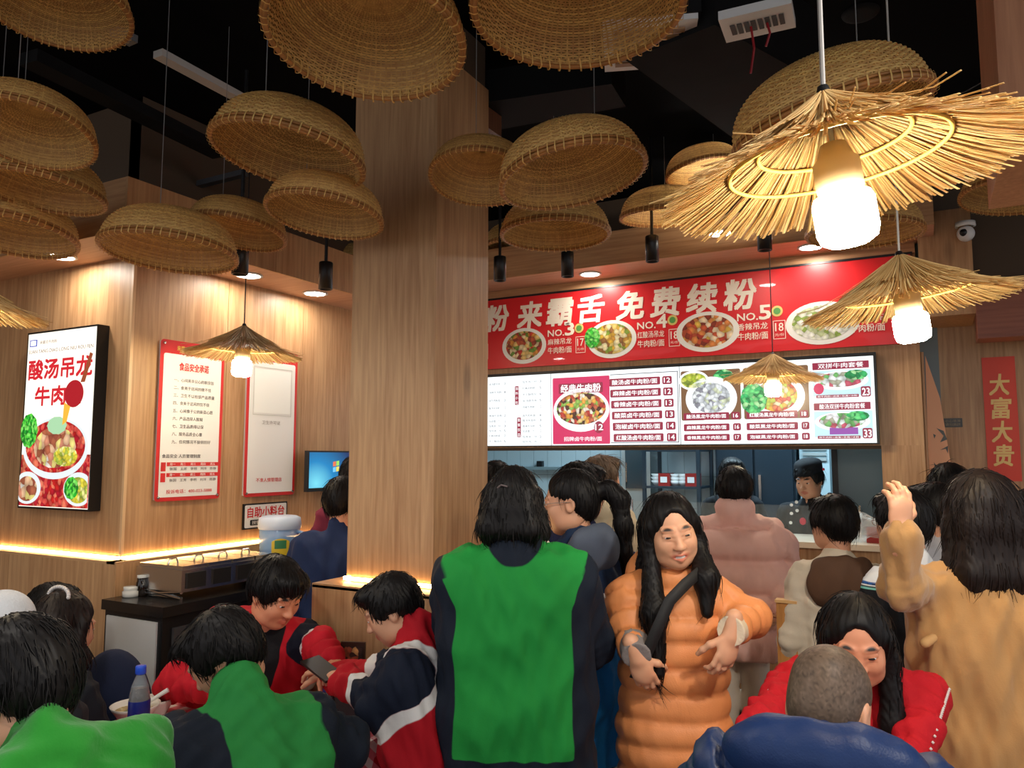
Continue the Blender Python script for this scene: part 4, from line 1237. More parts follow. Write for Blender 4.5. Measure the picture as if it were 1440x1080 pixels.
# jars on the counter corner
def jar(pt, label, r, h, m, lid):
    t = thing('sauce_jar', label, 'jar', pt)
    MB().lathe([(0, 0), (r * .9, 0), (r, .006), (r, h * .75), (r * .85, h * .82), (r * .85, h)], 16).build('glass', m, t, True)
    MB().lathe([(r * .88, h), (r * .88, h + .012), (0, h + .012)], 16).build('lid', lid, t, True)
DARKS = mat('dark_sauce', (.012, .007, .004), .1)
PALEJ = mat('pale_jar', S(200, 200, 196), .15)
for x, y, lab, r, h, m, lid in ((176, 838, 'squat pale dish on the left corner of the sauce counter', .038, .035, PALEJ, PALEJ), (199, 838, 'small glass jar of dark sauce on the counter corner', .026, .085, DARKS, PALEJ), (217, 836, 'small pale cup right of the dark sauce jar', .028, .04, PALEJ, mat('brown_lid', S(120, 84, 60), .4)), (228, 832, 'brown saucer next to the steel condiment station', .034, .02, mat('brown_dish', S(100, 70, 54), .3), PALEJ)):
    q = hit(2, 1.0, x, y)
    jar((min(max(q[0], QX0 + .05), QX1 - .05), max(q[1], 2.36), 1.0), lab, r, h, m, lid)
# water jug
q = hit(0, -3.2, 392, 790)
t = thing('water_jug', 'pale blue plastic water jug with a yellow label on the sauce counter', 'jug', (-3.2, q[1], 1.0))
JUG = mat('blue_jug', S(150, 190, 236), .15, alpha=.82)
MB().lathe([(0, 0), (.095, 0), (.10, .01), (.108, .20), (.11, .26), (.108, .262), (0, .262)], 24).build('body', JUG, t, True)
MB().lathe([(.100, .006), (.112, .20), (.112, .205), (.100, .205)][:2] + [(.108, .185), (0, .185)], 24).build('water', mat('jug_water', S(110, 160, 235), .1), t, True).scale = (.93, .93, 1)
MB().lathe([(.114, .255), (.118, .27), (.112, .315), (.09, .325), (0, .325)], 24).build('lid', mat('jug_lid', S(206, 220, 240), .3), t, True)
MB().tube([(.10, .03, .24), (.15, .05, .23), (.155, .05, .10), (.105, .035, .06)], .011, 8).build('handle', JUG, t)
o = MB().add([(.1135 * math.cos(a), .1135 * math.sin(a), z + (0.03 * math.cos((a + .72) * 2.6) if z > .1 else 0)) for z in (.03, .18) for a in np.linspace(-1.15, -.3, 9)], [(i, i + 1, i + 10, i + 9) for i in range(8)]).build('label', mat('yellow_label', S(232, 200, 52), .4), t)
o = MB().add([(.1142 * math.cos(a), .1142 * math.sin(a), z) for z in (.155, .20) for a in np.linspace(-1.0, -.45, 7)], [(i, i + 1, i + 8, i + 7) for i in range(6)]).build('label', mat('green_label', S(60, 130, 84), .4), t)

# ---------------------------------------------------------------- tables with gingham cloths
def gingham():
    m, nt, b = nodes_of('gingham')
    N, L = nt.nodes, nt.links
    tc = N.new('ShaderNodeTexCoord'); sp = N.new('ShaderNodeSeparateXYZ'); L.new(tc.outputs['Object'], sp.inputs[0])
    ad = N.new('ShaderNodeMath'); ad.operation = 'ADD'; L.new(sp.outputs['Y'], ad.inputs[0]); L.new(sp.outputs['Z'], ad.inputs[1])
    fs = []
    for src in (sp.outputs['X'], ad.outputs[0]):
        mu = N.new('ShaderNodeMath'); mu.operation = 'MULTIPLY'; L.new(src, mu.inputs[0]); mu.inputs[1].default_value = 1 / .07
        fr = N.new('ShaderNodeMath'); fr.operation = 'FRACT'; L.new(mu.outputs[0], fr.inputs[0])
        gt = N.new('ShaderNodeMath'); gt.operation = 'GREATER_THAN'; L.new(fr.outputs[0], gt.inputs[0]); gt.inputs[1].default_value = .5
        fs.append(gt.outputs[0])
    su = N.new('ShaderNodeMath'); su.operation = 'ADD'; L.new(fs[0], su.inputs[0]); L.new(fs[1], su.inputs[1])
    hv_ = N.new('ShaderNodeMath'); hv_.operation = 'MULTIPLY'; L.new(su.outputs[0], hv_.inputs[0]); hv_.inputs[1].default_value = .5
    r = N.new('ShaderNodeValToRGB'); r.color_ramp.interpolation = 'CONSTANT'
    r.color_ramp.elements[0].color = (*S(240, 222, 220), 1); r.color_ramp.elements[1].position = .9; r.color_ramp.elements[1].color = (*S(190, 30, 44), 1)
    e_ = r.color_ramp.elements.new(.4); e_.color = (*S(222, 110, 122), 1)
    L.new(hv_.outputs[0], r.inputs['Fac']); L.new(r.outputs[0], b.inputs['Base Color']); b.inputs['Roughness'].default_value = .3
    return m
GING = gingham()
OAKD = MATS['oak_laminate']
def table(label, clabel, x0, x1, y0, y1, z=.75):
    t = thing('dining_table', label, 'table', ((x0 + x1) / 2, (y0 + y1) / 2, 0))
    hx, hy = (x1 - x0) / 2, (y1 - y0) / 2
    MB().box(-hx, hx, -hy, hy, z - .03, z - .004).build('tabletop', OAKX, t)
    for sx_ in (-1, 1):
        for sy_ in (-1, 1):
            MB().box(sx_ * (hx - .06) - .025, sx_ * (hx - .06) + .025, sy_ * (hy - .06) - .025, sy_ * (hy - .06) + .025, 0, z - .03).build('leg', BLACKM, t)
    # cloth with a wavy hem
    n = 40; pts = []
    per = [(-hx + 2 * hx * i / n, -hy) for i in range(n)] + [(hx, -hy + 2 * hy * i / n) for i in range(n)] + [(hx - 2 * hx * i / n, hy) for i in range(n)] + [(-hx, hy - 2 * hy * i / n) for i in range(n)]
    V = [(x, y, z) for x, y in per]
    m_ = len(per)
    for lev, (o_, dz_) in enumerate(((.008, .006), (.012, .08), (.016, .18))):
        for i, (x, y) in enumerate(per):
            wv_ = .008 * lev * math.sin(i * .55)
            ox = (1 if x >= hx - 1e-6 else -1 if x <= -hx + 1e-6 else 0); oy = (1 if y >= hy - 1e-6 else -1 if y <= -hy + 1e-6 else 0)
            V.append((x + ox * (o_ + wv_), y + oy * (o_ + wv_), z - dz_))
    Fs = [list(range(m_))]
    for lev in range(3):
        a = lev * m_
        Fs += [[a + i, a + m_ + i, a + m_ + (i + 1) % m_, a + (i + 1) % m_] for i in range(m_)]
    o = link('tablecloth', new_mesh('tablecloth', V, Fs, GING)); o.location = t.location
    tag(o, clabel, 'tablecloth')
    return t
table('dining table in the left foreground under a red gingham cloth', 'red and white gingham cloth on the left table', -2.50, -1.62, 1.44, 2.26)
table('dining table in the right foreground between the seated woman and the man in navy', 'red and white gingham cloth on the right table', -.62, .5, 1.62, 2.06)
TZ = .7505
BOTP = mat('clear_pet', (.75, .85, .9), .05, alpha=.2)
COLA = mat('cola', (.02, .008, .004), .05)
CAPB = mat('blue_cap', S(36, 84, 214), .35)
LABB = mat('blue_label', S(24, 36, 120), .35)
def bottle(pt, label):
    t = thing('cola_bottle', label, 'bottle', pt, random.random() * 6, 'blue capped cola bottles')
    MB().lathe([(0, 0), (.024, 0), (.031, .008), (.032, .04), (.029, .07), (.032, .11), (.032, .135), (.026, .17), (.013, .205), (.0125, .222), (0, .222)], 20).build('shell', BOTP, t, True)
    MB().lathe([(0, .003), (.022, .003), (.0295, .01), (.0305, .04), (.0275, .07), (.0305, .11), (.0305, .135), (.024, .165), (.0, .165)], 20).build('drink', COLA, t, True)
    MB().lathe([(.0295, .066), (.033, .075), (.0328, .128), (.0325, .129)], 20).build('label', LABB, t, True)
    MB().lathe([(.0150, .208), (.0165, .21), (.0165, .230), (.015, .234), (0, .234)], 20).build('cap', CAPB, t, True)
def on_table(x, y, z=TZ):
    return hit(2, z, x, y)
def clampb(p_, x0, x1, y0, y1):
    return (min(max(p_[0], x0), x1), min(max(p_[1], y0), y1), p_[2])
bottle(clampb(W(195, 1010, 2.45) * np.array([1, 1, 0]) + np.array([0, 0, TZ]), -2.46, -1.7, 1.48, 2.2), 'blue capped cola bottle between the two bowls on the left table')
bottle((-1.93, 2.20, TZ), 'blue capped cola bottle by the pillar, next to the menu card')
bottle((-.115, 2.01, TZ), 'blue capped cola bottle beside the woman in red')
bottle((.13, 1.98, TZ), 'blue capped cola bottle at the lower right corner')
def bowl(pt, label, content, r=.085, h=.065):
    t = thing('noodle_bowl', label, 'bowl', pt)
    MB().lathe([(0, .004), (r * .5, .0), (r * .55, .006), (r * .92, h * .8), (r, h), (r * .97, h), (r * .88, h * .78), (r * .45, .012), (0, .010)], 32).build('bowl_body', mat('bowl_ceramic', S(232, 228, 218), .2), t, True)
    MB().lathe([(r * .85, h * .70), (r * .4, h * .72), (0, h * .73)], 24).build('soup', content, t, True)
    return t
SOUP = food('soup_mix', [S(200, 180, 120), S(170, 140, 80), S(120, 130, 70), S(214, 200, 150)], 90)
DARKB = food('dark_dip', [S(70, 40, 26), S(110, 70, 44), S(40, 24, 16)], 90)
bowl(on_table(220, 1004), 'small pale bowl of dark dip right of the bottle on the left table', DARKB, .062, .055)
tb = bowl(clampb(on_table(158, 1008), -2.42, -1.7, 1.5, 2.2), 'pale bowl with a white spoon half hidden by the green fleece', SOUP, .08, .06)
MB().tube([(0, 0, .03), (.03, .03, .065), (.075, .07, .10)], [.012, .006, .008], 8).build('spoon', mat('spoon_white', (.75, .75, .73), .2), tb)
bowl(on_table(424, 968), 'pale noodle bowl in front of the boy in the red jacket', SOUP, .088, .07)
# placemat with print
t = thing('paper_placemat', 'cream paper placemat with printed black lettering on the gingham cloth', 'placemat', tuple(on_table(318, 1032)), math.radians(35))
MB().box(-.17, .17, -.12, .12, .0, .0015).build('paper', mat('cream_paper', S(232, 220, 184), .6), t)
mb = MB(); text(mb, '来霸舌牛肉粉', -.15, .12, 0, .05, .09, .02)
o = mb.build('lettering', BLACKM, t); o.rotation_euler = (-math.pi / 2, 0, 0); o.location = (0, 0, .0022)
o = MB().disc(.02, 0, -.03, .09, .05, 20).build('food_print', SOUP, t); o.rotation_euler = (-math.pi / 2, 0, 0); o.location = (0, 0, .0022)
# menu card, tissue box, tissue
t = thing('menu_card', 'dark upright menu card standing near the pillar plinth', 'menu card', (-1.845, 2.225, TZ), math.radians(20))
MB().box(-.045, .045, -.006, .006, 0, .24).build('card', mat('card_dark', S(50, 30, 22), .3), t)
MB().rect(-.038, .038, -.008, .03, .225).build('print', food('card_print', [S(60, 30, 22), S(150, 70, 40), S(210, 150, 90), S(40, 24, 18)], 55), t)
t = thing('tissue_box', 'black tissue box beside the menu card on the left table', 'box', (-1.73, 2.16, TZ), math.radians(8))
MB().box(-.09, .09, -.055, .055, 0, .125).build('box_body', BLACKM, t)
MB().box(-.045, .045, -.025, .025, .1255, .128).build('opening', mat('grey_slot', (.05, .05, .05), .5), t)
o = MB().add([(-.04, -.02, .128), (.04, -.02, .128), (.045, .02, .128), (-.035, .02, .128), (-.03, -.01, .155), (.03, -.012, .15), (.036, .012, .153), (-.028, .014, .148)], [(0, 1, 5, 4), (1, 2, 6, 5), (2, 3, 7, 6), (3, 0, 4, 7), (4, 5, 6, 7)]).build('tissue', mat('tissue_white', (.8, .8, .8), .8), t)
# wooden seat back panel in the queue
q = hit(1, 3.6, 1108, 846)
t = thing('wood_partition', 'plain oak booth end panel standing behind the woman in red', 'partition', (0, 0, 0))
a0 = hit(1, 3.6, 1094, 860)[0]; a1 = hit(1, 3.6, 1122, 860)[0]
MB().box(a0, a1, 3.56, 3.60, 0, q[2]).build('panel', wood('warm_oak', S(176, 118, 60), S(206, 146, 82), .4), t)
MB().box(a0 - .004, a1 + .004, 3.553, 3.607, q[2], q[2] + .012).build('cap', mat('panel_cap', S(226, 180, 120), .4), t)
# stools
def stool(x, y, label, z=.45):
    t = thing('stool', label, 'stool', (x, y, 0), 0, 'stools at the tables')
    MB().lathe([(0, z - .03), (.15, z - .03), (.16, z - .02), (.16, z - .006), (.15, z), (0, z)], 24).build('seat', OAKX, t)
    for sx_ in (-1, 1):
        for sy_ in (-1, 1):
            MB().tube([(sx_ * .1, sy_ * .1, z - .03), (sx_ * .13, sy_ * .13, 0)], .012, 8).build('leg', BLACKM, t)
free_lettering()
# ---------------------------------------------------------------- people: smooth implicit surfaces turned into meshes
class Sdf:
    def __init__(s):
        s.ops = []
    def cone(s, a, b, ra, rb=None, k=.03, sub=False):
        s.ops.append(('c', np.asarray(a, float), np.asarray(b, float), ra, ra if rb is None else rb, k, sub)); return s
    def ell(s, c, r, M=None, k=.03, sub=False):
        s.ops.append(('e', np.asarray(c, float), np.asarray(r, float), np.eye(3) if M is None else np.asarray(M, float), None, k, sub)); return s
    def cut(s, p, n):
        s.ops.append(('p', np.asarray(p, float), np.asarray(n, float) / np.linalg.norm(n), None, None, 0, True)); return s
    @staticmethod
    def dist(op, P):
        if op[0] == 'c':
            a, b, ra, rb = op[1:5]
            ba = b - a; q = P - a
            t = np.clip((q @ ba) / max(ba @ ba, 1e-9), 0, 1)
            return np.linalg.norm(q - t[..., None] * ba, axis=-1) - (ra + (rb - ra) * t)
        if op[0] == 'e':
            q = (P - op[1]) @ op[3]          # columns of M are the axes
            k0 = np.linalg.norm(q / op[2], axis=-1); k1 = np.linalg.norm(q / op[2] ** 2, axis=-1)
            return k0 * (k0 - 1) / np.maximum(k1, 1e-6)
        return (P - op[1]) @ op[2]
    @staticmethod
    def box(op):
        if op[0] == 'c':
            r = max(op[3], op[4]); return np.minimum(op[1], op[2]) - r, np.maximum(op[1], op[2]) + r
        ext = np.sqrt(((op[3] * op[2][None, :]) ** 2).sum(1))
        return op[1] - ext, op[1] + ext
    def mesh(s, h):
        lo = np.min([s.box(o)[0] for o in s.ops if not o[6]], axis=0) - 3 * h
        hi = np.max([s.box(o)[1] for o in s.ops if not o[6]], axis=0) + 3 * h
        n = np.ceil((hi - lo) / h).astype(int) + 1
        D = np.full(n, .5, dtype=np.float64)
        ax = [lo[i] + h * np.arange(n[i]) for i in range(3)]
        for o in s.ops:
            if o[0] == 'p':
                g = np.stack(np.meshgrid(*ax, indexing='ij'), -1)
                D = np.maximum(D, s.dist(o, g)); continue
            b0, b1 = s.box(o); m_ = o[5] + 2.5 * h
            i0 = np.maximum(np.floor((b0 - m_ - lo) / h).astype(int), 0); i1 = np.minimum(np.ceil((b1 + m_ - lo) / h).astype(int) + 1, n)
            if np.any(i1 <= i0):
                continue
            sl = tuple(slice(i0[i], i1[i]) for i in range(3))
            g = np.stack(np.meshgrid(*[ax[i][sl[i]] for i in range(3)], indexing='ij'), -1)
            d = s.dist(o, g); A = D[sl]; k = max(o[5], 1e-4)
            if o[6]:
                hh = np.maximum(k - np.abs(-A - d), 0) / k
                D[sl] = -(np.minimum(-A, d) - hh * hh * k * .25)
            else:
                hh = np.maximum(k - np.abs(A - d), 0) / k
                D[sl] = np.minimum(A, d) - hh * hh * k * .25
        return nets(D, lo, h)
CORN = np.array([(i, j, k) for i in (0, 1) for j in (0, 1) for k in (0, 1)])
EDG = [(a, b) for a in range(8) for b in range(a + 1, 8) if np.abs(CORN[a] - CORN[b]).sum() == 1]
def nets(D, lo, h):
    S_ = D < 0
    c = sum(S_[i:S_.shape[0] - 1 + i, j:S_.shape[1] - 1 + j, k:S_.shape[2] - 1 + k].astype(np.int8) for i, j, k in CORN)
    act = (c > 0) & (c < 8)
    idx = np.full(act.shape, -1, dtype=np.int64)
    A = np.argwhere(act); idx[act] = np.arange(len(A))
    cv = np.stack([D[A[:, 0] + q[0], A[:, 1] + q[1], A[:, 2] + q[2]] for q in CORN], 1)
    pos = np.zeros((len(A), 3)); cnt = np.zeros(len(A))
    for a, b in EDG:
        va, vb = cv[:, a], cv[:, b]; m = (va < 0) != (vb < 0)
        t = np.where(m, va / np.where(m, va - vb, 1), 0)
        pos += np.where(m[:, None], CORN[a] + t[:, None] * (CORN[b] - CORN[a]), 0); cnt += m
    V = lo + h * (A + pos / cnt[:, None])
    Fs = []
    for ax in range(3):
        s0 = [slice(None)] * 3; s1 = [slice(None)] * 3
        s0[ax] = slice(0, -1); s1[ax] = slice(1, None)
        a, b = S_[tuple(s0)], S_[tuple(s1)]
        u, v = (ax + 1) % 3, (ax + 2) % 3
        E_ = np.argwhere(a != b)
        ok = (E_[:, u] > 0) & (E_[:, v] > 0) & (E_[:, u] < act.shape[u]) & (E_[:, v] < act.shape[v]); E_ = E_[ok]
        if not len(E_):
            continue
        fl = a[tuple(E_.T)]
        q = []
        for du, dv in ((-1, -1), (0, -1), (0, 0), (-1, 0)):
            I = E_.copy(); I[:, u] += du; I[:, v] += dv
            q.append(idx[tuple(I.T)])
        q = np.stack(q, 1)
        q[~fl] = q[~fl][:, ::-1]
        Fs.append(q)
    return V, np.concatenate(Fs)
def vnormals(V, F):
    n = np.cross(V[F[:, 2]] - V[F[:, 0]], V[F[:, 3]] - V[F[:, 1]])
    N = np.zeros_like(V)
    for i in range(4):
        np.add.at(N, F[:, i], n)
    return N / np.maximum(np.linalg.norm(N, axis=1), 1e-9)[:, None]
def folds(P, seed, amp, freq=14.0, aniso=(1, 1, .45)):
    rg = np.random.default_rng(seed)
    P = P * np.array(aniso); out = np.zeros(len(P))
    for i in range(5):
        d = rg.normal(size=3); d /= np.linalg.norm(d)
        w = rg.normal(size=3) * .6
        out += (1 - 2 * np.abs(np.sin(.5 * ((P @ d) * freq * (1 + .35 * i) + 1.8 * np.sin((P @ w) * freq * .45 + i) + rg.uniform(0, 6.28)))) ** 1.3) / (1 + .4 * i)
    return amp * out / 2.2

def rgb(c):
    return S(*c)
SKIN = {}
def skin_mat(key, c):
    if key in SKIN:
        return SKIN[key]
    m, nt, b = nodes_of('skin_' + key)
    N, L = nt.nodes, nt.links
    base = rgb(c)
    def step(attr, lo_, hi_):
        a = N.new('ShaderNodeAttribute'); a.attribute_name = attr
        mr = N.new('ShaderNodeMapRange'); mr.inputs['From Min'].default_value = hi_; mr.inputs['From Max'].default_value = lo_
        L.new(a.outputs['Fac'], mr.inputs['Value']); return mr.outputs[0]
    n = N.new('ShaderNodeTexNoise'); n.inputs['Scale'].default_value = 18
    tc = N.new('ShaderNodeTexCoord'); L.new(tc.outputs['Object'], n.inputs['Vector'])
    m0 = N.new('ShaderNodeMixRGB'); m0.inputs[1].default_value = (*base, 1); m0.inputs[2].default_value = (base[0] * .86, base[1] * .72, base[2] * .66, 1)
    L.new(n.outputs['Fac'], m0.inputs[0])
    out = m0.outputs[0]
    for attr, col, lo_, hi_ in (('lip', (base[0] * .80, base[1] * .46, base[2] * .46), -.002, .002), ('brow', (.02, .014, .012), -.003, .001)):
        mx = N.new('ShaderNodeMixRGB'); L.new(step(attr, lo_, hi_), mx.inputs[0]); L.new(out, mx.inputs[1]); mx.inputs[2].default_value = (*col, 1)
        out = mx.outputs[0]
    L.new(out, b.inputs['Base Color']); b.inputs['Roughness'].default_value = .5
    b.inputs['Subsurface Weight'].default_value = .12; b.inputs['Subsurface Radius'].default_value = (.01, .004, .002)
    SKIN[key] = m
    return m
def cloth_mat(name, base, regs=(), rough=.8, bump=.25, bscale=260, sheen=.0, spec=.25):
    m, nt, b = nodes_of('cloth_' + name)
    N, L = nt.nodes, nt.links
    tc = N.new('ShaderNodeTexCoord')
    n = N.new('ShaderNodeTexNoise'); n.inputs['Scale'].default_value = 9; n.inputs['Detail'].default_value = 4
    L.new(tc.outputs['Object'], n.inputs['Vector'])
    c = rgb(base)
    m0 = N.new('ShaderNodeMixRGB'); m0.inputs[1].default_value = (*[v * .82 for v in c], 1); m0.inputs[2].default_value = (*[min(1, v * 1.15) for v in c], 1)
    L.new(n.outputs['Fac'], m0.inputs[0]); out = m0.outputs[0]
    for i, rc in enumerate(regs):
        a = N.new('ShaderNodeAttribute'); a.attribute_name = f'reg{i}'
        mr = N.new('ShaderNodeMapRange'); mr.inputs['From Min'].default_value = .0015; mr.inputs['From Max'].default_value = -.0015
        L.new(a.outputs['Fac'], mr.inputs['Value'])
        mx = N.new('ShaderNodeMixRGB'); L.new(mr.outputs[0], mx.inputs[0]); L.new(out, mx.inputs[1]); mx.inputs[2].default_value = (*rgb(rc), 1)
        out = mx.outputs[0]
    L.new(out, b.inputs['Base Color']); b.inputs['Roughness'].default_value = rough; b.inputs['Specular IOR Level'].default_value = spec
    if sheen:
        b.inputs['Sheen Weight'].default_value = sheen
    n2 = N.new('ShaderNodeTexNoise'); n2.inputs['Scale'].default_value = bscale; n2.inputs['Detail'].default_value = 2
    L.new(tc.outputs['Object'], n2.inputs['Vector'])
    n3 = N.new('ShaderNodeTexNoise'); n3.inputs['Scale'].default_value = 11; n3.inputs['Detail'].default_value = 3; n3.inputs['Distortion'].default_value = .8
    mp3 = N.new('ShaderNodeMapping'); mp3.inputs['Scale'].default_value = (1, 1, .5); mp3.inputs['Rotation'].default_value = (.3, .4, 0); L.new(tc.outputs['Object'], mp3.inputs['Vector'])
    L.new(mp3.outputs[0], n3.inputs['Vector'])
    bp = N.new('ShaderNodeBump'); bp.inputs['Strength'].default_value = bump; bp.inputs['Distance'].default_value = .002
    L.new(n2.outputs['Fac'], bp.inputs['Height'])
    bp2 = N.new('ShaderNodeBump'); bp2.inputs['Strength'].default_value = .32; bp2.inputs['Distance'].default_value = .016
    L.new(n3.outputs['Fac'], bp2.inputs['Height']); L.new(bp.outputs[0], bp2.inputs['Normal'])
    L.new(bp2.outputs[0], b.inputs['Normal'])
    return m
def hair_mat(name, c):
    m, nt, b = nodes_of('hair_' + name)
    N, L = nt.nodes, nt.links
    a = N.new('ShaderNodeAttribute'); a.attribute_name = 'tone'
    r = N.new('ShaderNodeValToRGB'); cc = rgb(c)
    r.color_ramp.elements[0].color = (*[v * .6 for v in cc], 1); r.color_ramp.elements[1].color = (*[v * 1.7 + .002 for v in cc], 1)
    L.new(a.outputs['Fac'], r.inputs[0]); L.new(r.outputs[0], b.inputs['Base Color'])
    b.inputs['Roughness'].default_value = .5; b.inputs['Specular IOR Level'].default_value = .22
    return m
HAIRB = hair_mat('black', (17, 14, 14)); HAIRBR = hair_mat('brown', (30, 22, 20)); HAIRG = hair_mat('grey', (84, 70, 60)); HAIRT = hair_mat('tan', (96, 78, 62))
EYEW, EYED = mat('eye_white', (.72, .68, .65), .2), mat('eye_dark', (.012, .008, .006), .12)
TEETH = mat('teeth', (.78, .75, .68), .25)

def col(*v):
    return np.array(v, float)
HEADS = {}
def head_mesh(kind):
    """face looks to -y, up is +z, origin between the ears"""
    if kind in HEADS:
        return HEADS[kind]
    s = Sdf(); fem = kind in ('f', 'smile')
    s.ell((0, .014, .040), (.073, .092, .080))
    s.ell((0, -.024, -.028), (.060 if fem else .064, .064, .078), k=.05)
    s.ell((0, -.052, -.088), (.026 if fem else .032, .030, .024), k=.045)
    for x in (-1, 1):
        s.ell((x * .037, -.056, -.026), (.027, .030 if fem else .028, .027), k=.03)
        s.ell((x * .048, -.015, -.072), (.02, .04, .022), k=.04)
        s.ell((x * .030, -.0965, .010), (.017, .016, .0135), k=.012, sub=True)
        s.ell((x * .030, -.0765, .006), (.0145, .0145, .013), k=.004)
        s.cone((x * .014, -.0890, .0112), (x * .044, -.079, .0110), .0060, .0052, k=.005)
        s.cone((x * .016, -.0885, -.0022 if kind != 'smile' else -.0012), (x * .043, -.080, -.0016 if kind != 'smile' else -.0002), .0046, .004, k=.005)
        s.cone((x * .014, -.088, .027), (x * .046, -.078, .030), .007, .006, k=.014)
        s.ell((x * .0125, -.098, -.030), (.0075, .008, .0065), k=.008)
        s.ell((x * .076, .010, -.006), (.0075, .019, .031), np.array([[1, 0, 0], [0, .97, .24], [0, -.24, .97]]), k=.008)
        s.ell((x * .0815, .006, -.004), (.004, .010, .018), k=.006, sub=True)
    s.cone((0, -.088, .010), (0, -.1035, -.024), .0075, .0105, k=.014)
    s.ell((0, -.107, -.027), (.0095, .009, .008), k=.010)
    if kind == 'smile':
        s.cone((-.030, -.077, -.050), (0, -.0925, -.0575), .0055, .0065, k=.008); s.cone((.030, -.077, -.050), (0, -.0925, -.0575), .0055, .0065, k=.008)
        s.cone((-.024, -.078, -.058), (0, -.0895, -.071), .0055, .0075, k=.008); s.cone((.024, -.078, -.058), (0, -.0895, -.071), .0055, .0075, k=.008)
        s.ell((0, -.096, -.0628), (.026, .0155, .0058), k=.002, sub=True)
    else:
        s.cone((-.021, -.081, -.059), (0, -.0925, -.0565), .0048, .006, k=.007); s.cone((.021, -.081, -.059), (0, -.0925, -.0565), .0048, .006, k=.007)
        s.cone((-.018, -.080, -.065), (0, -.0895, -.067), .0050, .0068, k=.007); s.cone((.018, -.080, -.065), (0, -.0895, -.067), .0050, .0068, k=.007)
    s.cone((0, .020, -.045), (0, .018, -.072), .048 if fem else .053, .044 if fem else .048, k=.035)
    V, Fc = s.mesh(.0030 if kind == 'smile' else .0042)
    x, y, z = V.T
    if kind == 'smile':
        zc_ = -.0625 + 6.0 * x * x
        lip = np.sqrt((x / .030) ** 2 + ((z - zc_) / .0125) ** 2) * .010 - .010
    else:
        lip = np.sqrt((x / .026) ** 2 + ((z + .0615) / .012) ** 2) * .011 - .011
    lip = np.where(y < -.066, lip, .05)
    bz_ = .0335 - 2.6 * (np.abs(x) - .030) ** 2 * 10 * .4
    brow = np.sqrt(((np.abs(x) - .031) / .019) ** 2 + ((z - bz_) / .0055) ** 2) * .0055 - .0055
    brow = np.where(y < -.05, brow, .05)
    HEADS[kind] = (V, Fc, lip, brow)
    return HEADS[kind]
HANDS = {}
def hand_mesh(curl):
    """wrist at origin, fingers along -z, back of the hand towards -y, thumb on +x"""
    if curl in HANDS:
        return HANDS[curl]
    s = Sdf()
    s.cone((0, 0, .05), (0, 0, -.005), .027, .024, k=.02)
    s.ell((0, 0, -.045), (.037, .0165, .050), k=.02)
    for i, (x, l, z0) in enumerate(((.029, .072, -.082), (.0105, .080, -.088), (-.009, .075, -.085), (-.027, .058, -.076))):
        p = np.array([x, .002, z0 + .012]); ang = curl * .35
        L3 = (l * .45, l * .32, l * .25)
        for q in range(3):
            d = np.array([x * .9, math.sin(ang) * 1.0, -math.cos(ang)]); d /= np.linalg.norm(d)
            p2 = p + d * L3[q]
            s.cone(p, p2, .0092 - q * .0008, .0086 - q * .0009, k=.005)
            p = p2; ang += curl * (.55 if q == 0 else .5)
    p = np.array([.026, .006, -.024])
    for q, (d, l) in enumerate((((.75, .35, -.65), .036), ((.40, .45 + .3 * curl, -.85), .030), ((.1, .5 + .4 * curl, -.9), .024))):
        d = np.array(d); d /= np.linalg.norm(d); p2 = p + d * l
        s.cone(p, p2, .0125 - q * .0015, .0110 - q * .0015, k=.008); p = p2
    HANDS[curl] = s.mesh(.0042)
    return HANDS[curl]

def frame_from(fwd, up):
    f = np.asarray(fwd, float); f /= np.linalg.norm(f)
    u = np.asarray(up, float); u = u - f * (u @ f); u /= np.linalg.norm(u)
    r = np.cross(f, u)
    return r, f, u
def cam_dir(yaw, at_):
    """horizontal direction: 0 looks at the camera, 90 to picture right, 180 away"""
    v = C0 - at_; v[2] = 0; v /= np.linalg.norm(v)
    r = np.array([-v[1], v[0], 0])        # picture right
    a = math.radians(yaw)
    return v * math.cos(a) + r * math.sin(a)

